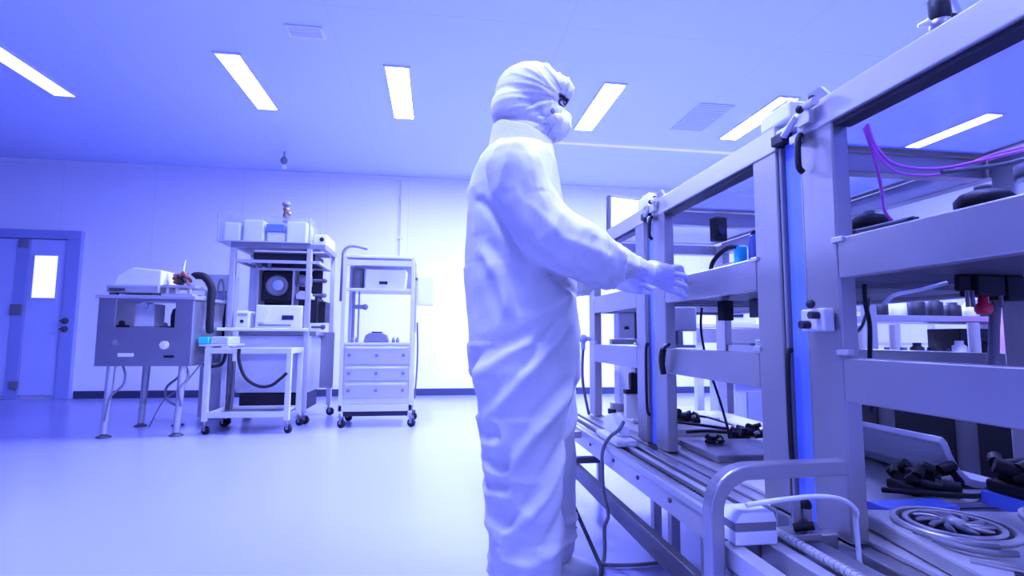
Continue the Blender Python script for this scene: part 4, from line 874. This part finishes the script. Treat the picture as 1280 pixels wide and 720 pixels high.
# the body itself, one continuous skin from head to feet
b = MB()
b.ball((.332, 1.75, 1.70), 1, .100, .072, .118, 24); b.ball((.372, 1.75, 1.628), 1, .055, .052, .055, 20)
b.ball((.405, 1.75, 1.665), 1, .028, .040, .045, 16); limb(b, [(.425, 1.75, 1.685), (.447, 1.75, 1.645), (.44, 1.75, 1.635)], [.008, .013, .010])
b.ball((.418, 1.75, 1.612), 1, .016, .024, .010); b.ball((.330, 1.678, 1.665), 1, .018, .008, .030); b.ball((.330, 1.822, 1.665), 1, .018, .008, .030)
b.ball((.405, 1.75, 1.712), 1, .022, .052, .014)
loft(b, [((.31, 1.75, 1.66), (.055, 0, 0), (0, .055, 0)), ((.285, 1.76, 1.50), (.06, 0, 0), (0, .06, 0)), ((.28, 1.77, 1.44), (.10, 0, 0), (0, .15, 0))])
hrings(b, [(1.46, .22, .34, .12), (1.38, .17, .38, .17), (1.20, .19, .39, .14), (1.05, .19, .39, .135), (.90, .17, .42, .15), (.80, .20, .40, .14)], 1.77)
limb(b, [(.25, 1.60, 1.38), (.36, 1.56, 1.15), (.50, 1.57, 1.11), (.655, 1.60, 1.092)], [.055, .04, .036, .025])
limb(b, [(.25, 1.94, 1.38), (.37, 1.98, 1.15), (.50, 1.96, 1.11), (.64, 1.92, 1.095)], [.055, .04, .036, .025])
limb(b, [(.30, 1.68, .88), (.30, 1.68, .50), (.29, 1.68, .10)], [.085, .058, .04]); limb(b, [(.33, 1.87, .88), (.36, 1.87, .50), (.37, 1.87, .10)], [.085, .058, .04])
limb(b, [(.26, 1.68, .06), (.36, 1.68, .045), (.44, 1.68, .04)], [.04, .038, .03]); limb(b, [(.34, 1.87, .06), (.44, 1.87, .045), (.52, 1.87, .04)], [.04, .038, .03])
body = union(b, 'body', 'skin', .006, 3)

# coverall
c = MB()
TOR = [(1.555, .195, .392, .09), (1.52, .165, .402, .12), (1.48, .137, .410, .155), (1.43, .116, .415, .18), (1.37, .106, .422, .195), (1.28, .100, .440, .19),
       (1.16, .100, .460, .185), (1.05, .102, .476, .185), (.93, .106, .484, .19), (.82, .112, .486, .195), (.74, .122, .486, .19), (.69, .16, .46, .15)]
hrings(c, TOR, 1.77)
hrings(c, [(.90, .20, .36, .05), (.82, .15, .42, .10), (.76, .118, .445, .115), (.66, .132, .435, .112), (.55, .146, .415, .105), (.42, .160, .405, .098), (.30, .170, .402, .092), (.19, .178, .398, .088), (.13, .186, .392, .084), (.095, .20, .38, .075)], 1.672)
hrings(c, [(.90, .25, .40, .05), (.82, .20, .46, .10), (.76, .18, .49, .112), (.66, .19, .495, .11), (.55, .20, .50, .105), (.42, .225, .503, .098), (.30, .24, .505, .092), (.20, .255, .50, .088), (.13, .27, .495, .08), (.10, .28, .48, .07)], 1.872)
for y, e, sg in ((1.575, 1.545, -1), (1.965, 2.0, 1)):
    wy = 1.60 if sg < 0 else 1.92; wz = 1.09 if sg < 0 else 1.095
    limb(c, [(.235, y, 1.385), (.272, (y+e)/2, 1.275), (.335, e, 1.185), (.42, e+.005, 1.140), (.51, (e+wy)/2, 1.103), (.585, wy-.01*sg*0, 1.102), (.640, wy, wz)], [.098, .098, .102, .098, .082, .058, .034])
    c.ball((.240, y+.03*-sg, 1.40), .088)
    limb(c, [(.42, e+.005, 1.11), (.50, (e+wy)/2, 1.075), (.58, wy, 1.085)], [.075, .062, .04])
BODY_FOLDS = [[(0.159, 0.621), (0.255, 0.738), (0.329, 0.823), (0.410, 0.902)], [(0.213, 0.464), (0.317, 0.611), (0.447, 0.730)], [(0.191, 0.255), (0.330, 0.395), (0.447, 0.557)],
 [(0.268, 0.738), (0.354, 0.842), (0.436, 0.934)], [(0.323, 0.194), (0.445, 0.349)], [(0.129, 0.751), (0.230, 0.823), (0.309, 0.859)], [(0.136, 0.540), (0.208, 0.548)],
 [(0.144, 0.470), (0.223, 0.454)], [(0.152, 0.390), (0.233, 0.403)], [(0.163, 0.310), (0.234, 0.289)], [(0.279, 0.920), (0.380, 0.971), (0.436, 1.022)], [(0.129, 1.164), (0.191, 1.054), (0.230, 0.920)]]
ARM_FOLDS = [[(0.247, 1.267), (0.355, 1.152), (0.513, 1.104)], [(0.408, 1.195), (0.393, 1.118), (0.369, 1.046)], [(0.472, 1.161), (0.481, 1.096), (0.463, 1.018)], [(0.279, 1.150), (0.355, 1.093), (0.439, 1.048)],
 [(0.545, 1.139), (0.560, 1.087), (0.549, 1.027)], [(0.212, 1.325), (0.236, 1.231), (0.288, 1.138)], [(0.355, 1.243), (0.331, 1.175), (0.260, 1.125)], [(0.440, 1.179), (0.422, 1.111), (0.446, 1.036)]]
def fold_field(folds, x, z, w_):
    """soft crest with a hollow on its upper side, fading at both ends"""
    d = 0.
    for L_ in folds:
        best = None; tot = len(L_)-1
        for i in range(tot):
            (x0, z0), (x1, z1) = L_[i], L_[i+1]; dx, dz = x1-x0, z1-z0; q = dx*dx+dz*dz
            t_ = ((x-x0)*dx+(z-z0)*dz)/q; tc = min(1, max(0, t_)); ex, ez = x-x0-tc*dx, z-z0-tc*dz
            dist = math.hypot(ex, ez); sg = 1 if dx*ez-dz*ex > 0 else -1
            if best is None or dist < best[0]: best = (dist, sg, (i+tc)/tot)
        dist, sg, u = best
        if dist > w_*5: continue
        fade = min(1, 6*u+.15, 6*(1-u)+.15); s_ = dist*sg
        d += fade*(math.exp(-(s_/w_)**2)-.75*math.exp(-((s_-w_*1.7)/(w_*1.2))**2))
    return d
def cloth_disp(p, n):
    onarm = max(0, min(1, ((1.50 if p.x > .42 else 1.49)-(p.y-.0))*12)) if p.y < 1.66 and p.z > 1.0 else 0
    if p.x > .50 and p.z > .98: onarm = 1
    d = 0.
    if onarm < 1:
        leg = 1 if p.z < .85 else .55 if p.z < 1.1 else .3
        d += (1-onarm)*(.013*leg*ridge(p, (.62, .15, .78), 6.0, 1.2, 2.3)+.008*ridge(p, (.25, .1, 1), 8., 1.0, 7.7)*(.5+.5*leg))
        if p.z < .62: d += .011*ridge(p, (1, .3, -.25), 11., 2.0, 5.1)*max(0, min(1, (.33-p.x)*6+.3))
        if p.z < .25: d += .010*ridge(p, (1, .6, .2), 14., 2.5, 9.1)
        if p.z > 1.3: d += .004*ridge(p, (.35, .3, -1), 9., 1.5, 4.4)
    if p.y < 1.78 and n.y < .3 and onarm < 1 and p.z < 1.2:
        d += .013*(1-onarm)*min(1, .3-n.y)*fold_field(BODY_FOLDS, p.x, p.z, .017)
    if onarm and p.y < 1.75:
        d += .009*onarm*fold_field(ARM_FOLDS, p.x, p.z, .013)
    if p.y < 1.70 and p.z > .98:
        L_ = ((.132, 1.31), (.20, 1.20), (.275, 1.125), (.35, 1.07), (.43, 1.028), (.50, 1.008)); dm = 9.
        for (xa, za), (xb, zb) in zip(L_, L_[1:]):
            q = (xb-xa)**2+(zb-za)**2; t_ = min(1, max(0, ((p.x-xa)*(xb-xa)+(p.z-za)*(zb-za))/q)); dm = min(dm, math.hypot(p.x-xa-t_*(xb-xa), p.z-za-t_*(zb-za)))
        d -= .013*math.exp(-(dm/.012)**2)
    if onarm:
        el = math.exp(-((p.x-.40)/.12)**2)
        d += onarm*(.010*el*ridge(p, (.55, .1, 1), 11., 1.5, 1.7)+.007*ridge(p, (.9, .1, -.45), 9., 1.6, 3.9))
        if p.x > .55: d += .007*ridge(p, (.15, .5, 1), 24., 3., 8.8)
    d += .006*bump_(p, 5, 1.)+.0022*bump_(p, 16, 2.)
    return d-.004
cov = union(c, 'coverall', 'cloth', .0075, 5, cloth_disp)
# seams and zip flap
sm = MB()
sm.tube(smooth_path([(.155, 1.62, 1.47), (.145, 1.585, 1.40), (.165, 1.565, 1.32), (.21, 1.555, 1.24)], 8), .0022, 6)
# standing collar: open ring, leaning with the neck
def collar():
    n = 40; vs = []
    for j, (dz, gr) in enumerate(((-.075, 1.14), (-.045, 1.05), (-.02, 1.02), (.008, .965), (.020, .955))):
        for k in range(n):
            a = 2*math.pi*k/n; cx, cy = math.cos(a), math.sin(a)
            x = .289+.108*gr*cx; y = 1.762+.104*gr*cy
            z = 1.552-.035*cx+dz+.003*math.sin(7*a)
            vs.append((x, y, z))
    m = MB(); m.add(vs, [(j*n+k, j*n+(k+1) % n, (j+1)*n+(k+1) % n, (j+1)*n+k) for j in range(4) for k in range(n)], True)
    o = m.build('collar', 'cloth', PR); s_ = o.modifiers.new('t', 'SOLIDIFY'); s_.thickness = .007; s_.offset = 0
    q = o.modifiers.new('s', 'SUBSURF'); q.levels = q.render_levels = 1; return o
collar()
# hood
h = MB()
h.ball((.318, 1.752, 1.718), 1, .126, .102, .112, 26); h.ball((.393, 1.75, 1.735), 1, .074, .084, .058, 20); h.ball((.262, 1.752, 1.660), 1, .086, .093, .090, 20)
h.ball((.345, 1.75, 1.640), 1, .084, .086, .085, 20); h.ball((.37, 1.75, 1.61), 1, .066, .074, .062, 20)
loft(h, [((.30, 1.755, 1.63), (.105, 0, 0), (0, .088, 0)), ((.292, 1.758, 1.57), (.105, 0, 0), (0, .092, 0)), ((.287, 1.762, 1.52), (.100, 0, 0), (0, .09, 0))])
EYE = Vector((.425, 1.70, 1.675))
def hood_disp(p, n):
    v = p-EYE; r_ = v.length+1e-4; ang = math.atan2(v.z, v.x)
    rad = max(0, 1-abs(noise.noise(Vector((ang*5.5, r_*5, p.y*3))))*2.6)**2
    fade = math.exp(-((r_-.11)/.08)**2)
    d = .0065*rad*fade+.004*ridge(p, (.4, .2, -1), 12, 2, 6.1)+.003*bump_(p, 9, 4)
    d -= .008*math.exp(-((p.z-(1.603-.12*(p.x-.2)))/.010)**2)      # tie line above the collar
    return d
def hood_cut(p): return p.x > .398 and 1.658 < p.z < 1.697 and abs(p.y-1.75) < .078 and (p.x > .405 or True)
union(h, 'hood', 'hood', .005, 4, hood_disp, hood_cut, .003)
m = MB(); m.ball((.386, 1.75, 1.612), 1, .073, .068, .060, 22); m.ball((.425, 1.75, 1.640), 1, .036, .045, .022, 18); limb(m, [(.32, 1.676, 1.60), (.40, 1.688, 1.61)], [.008, .02]); limb(m, [(.32, 1.824, 1.60), (.40, 1.812, 1.61)], [.008, .02])
union(m, 'face_mask', 'mask', .004, 4, lambda p, n: .0035*ridge(p, (0, 1, .1), 20, 4, 3.)+.002*bump_(p, 20, 3))
m = MB(); m.tube(smooth_path([(.335, 1.672, 1.625), (.36, 1.668, 1.628), (.385, 1.672, 1.632)], 6), .0025, 6); m.ball((.375, 1.664, 1.627), .010, .8, .5, 1.1)
m.build('mask_clip', 'grey', PR)
for sg in (-1, 1):
    y = 1.75+sg*.034
    MB().ball((.4155, y, 1.676), .0125, n=16).build('eye', 'eyewhite', PR)
    m = MB(); m.ball((.4240, y+sg*.0065, 1.677), .0066, n=12); m.build('iris', 'eye', PR)
    m = MB(); m.tube(smooth_path([(.404, y+sg*.020, 1.676), (.412, y+sg*.016, 1.687), (.424, y+sg*.008, 1.691), (.431, y-sg*.006, 1.687)], 6), .0032, 8)
    m.tube(smooth_path([(.404, y+sg*.020, 1.676), (.411, y+sg*.017, 1.667), (.422, y+sg*.009, 1.664)], 6), .0022, 8)
    m.build('eyelashes', 'hair', PR)
    m = MB(); m.tube(smooth_path([(.404, y+sg*.022, 1.694), (.420, y+sg*.012, 1.6985), (.432, y-sg*.004, 1.697)], 6), .0032, 8); m.build('eyebrow', 'hair', PR)
# gloved hands
def glove(W, K, tips, thumb, mids, nm='glove'):
    """W wrist, K four knuckles (index..little), tips, middle joints, thumb path"""
    m = MB(); W = Vector(W); K = [Vector(k) for k in K]; kc = sum(K, Vector())/4
    ax = (kc-W).normalized(); br = (K[0]-K[3]); br = (br-ax*br.dot(ax)).normalized(); th = ax.cross(br)
    secs = []
    for t_, hw, ht in ((-.30, .031, .027), (0, .029, .024), (.2, .031, .022), (.5, .040, .020), (.8, .045, .018), (1.0, .044, .015), (1.06, .038, .011)):
        secs.append((W.lerp(kc, t_), br*hw, th*ht))
    loft(m, secs, 20)
    for k, t_, q in zip(K, tips, mids):
        q = Vector(q); t_ = Vector(t_); j2 = q.lerp(t_, .52)
        limb(m, [W.lerp(k, .75), k, q, j2+(q-k)*.03, t_], [.011, .0112, .0100, .0092, .0078], 12)
    limb(m, thumb, [.018, .015, .0125, .0095], 12)
    def gd(p, n):
        d = .0012*bump_(p, 45, 2)
        s_ = (p-W).dot(ax)
        if s_ < .05: d += .0035*ridge(p, tuple(br), 30, 6, 2.)
        else: d += .0015*ridge(p, tuple(ax), 30, 8, 5.)
        return d
    return union(m, nm, 'glove', .0026, 3, gd)
glove((.650, 1.60, 1.090), [(.768, 1.640, 1.100), (.775, 1.636, 1.078), (.770, 1.636, 1.054), (.758, 1.638, 1.030)],
      [(.832, 1.672, 1.083), (.840, 1.664, 1.052), (.839, 1.660, 1.024), (.826, 1.656, 1.003)],
      [(.69, 1.618, 1.102), (.725, 1.655, 1.112), (.765, 1.690, 1.110), (.80, 1.712, 1.104)],
      [(.806, 1.646, 1.103), (.816, 1.640, 1.076), (.812, 1.640, 1.044), (.796, 1.642, 1.018)])
glove((.636, 1.92, 1.095), [(.752, 1.885, 1.112), (.757, 1.889, 1.090), (.752, 1.890, 1.068), (.742, 1.888, 1.046)],
      [(.815, 1.862, 1.10), (.818, 1.868, 1.076), (.812, 1.870, 1.054), (.80, 1.872, 1.036)],
      [(.675, 1.905, 1.105), (.705, 1.872, 1.116), (.735, 1.848, 1.116), (.765, 1.832, 1.11)],
      [(.787, 1.884, 1.113), (.793, 1.890, 1.089), (.786, 1.892, 1.065), (.772, 1.89, 1.043)])
# glove cuffs pulled over the sleeves
for W_, D_ in (((.645, 1.60, 1.090), (.12, .035, -.02)), ((.63, 1.92, 1.095), (.12, -.03, -.02))):
    W_, D_ = Vector(W_), Vector(D_).normalized(); m = MB(); m.tube([W_-D_*.022, W_-D_*.010, W_+D_*.006, W_+D_*.016], [.0385, .0375, .034, .031], 20); m.build('glove_cuff', 'glove', PR)
# overshoes
for y, x0_ in ((1.675, .19), (1.872, .275)):
    m = MB()
    loft(m, [((x0_+d_, y, z_), (0, w_, 0), (0, 0, hh_)) for d_, z_, w_, hh_ in ((.0, .055, .025, .04), (.02, .062, .045, .058), (.08, .068, .052, .064), (.15, .062, .052, .058), (.21, .052, .055, .048), (.26, .045, .050, .041), (.295, .038, .034, .030), (.305, .034, .015, .014))], 20)
    loft(m, [((x0_+.095, y, .08), (.085, 0, 0), (0, .055, 0)), ((x0_+.10, y, .15), (.08, 0, 0), (0, .06, 0)), ((x0_+.10, y, .19), (.08, 0, 0), (0, .062, 0))], 20)
    m.f = m.f
    union(m, 'overshoe', 'hood', .005, 3, lambda p, n: (.003*ridge(p, (0, 1, .2), 16, 3, 4.)+.002*bump_(p, 18, 3)) if p.z > .02 else 0)
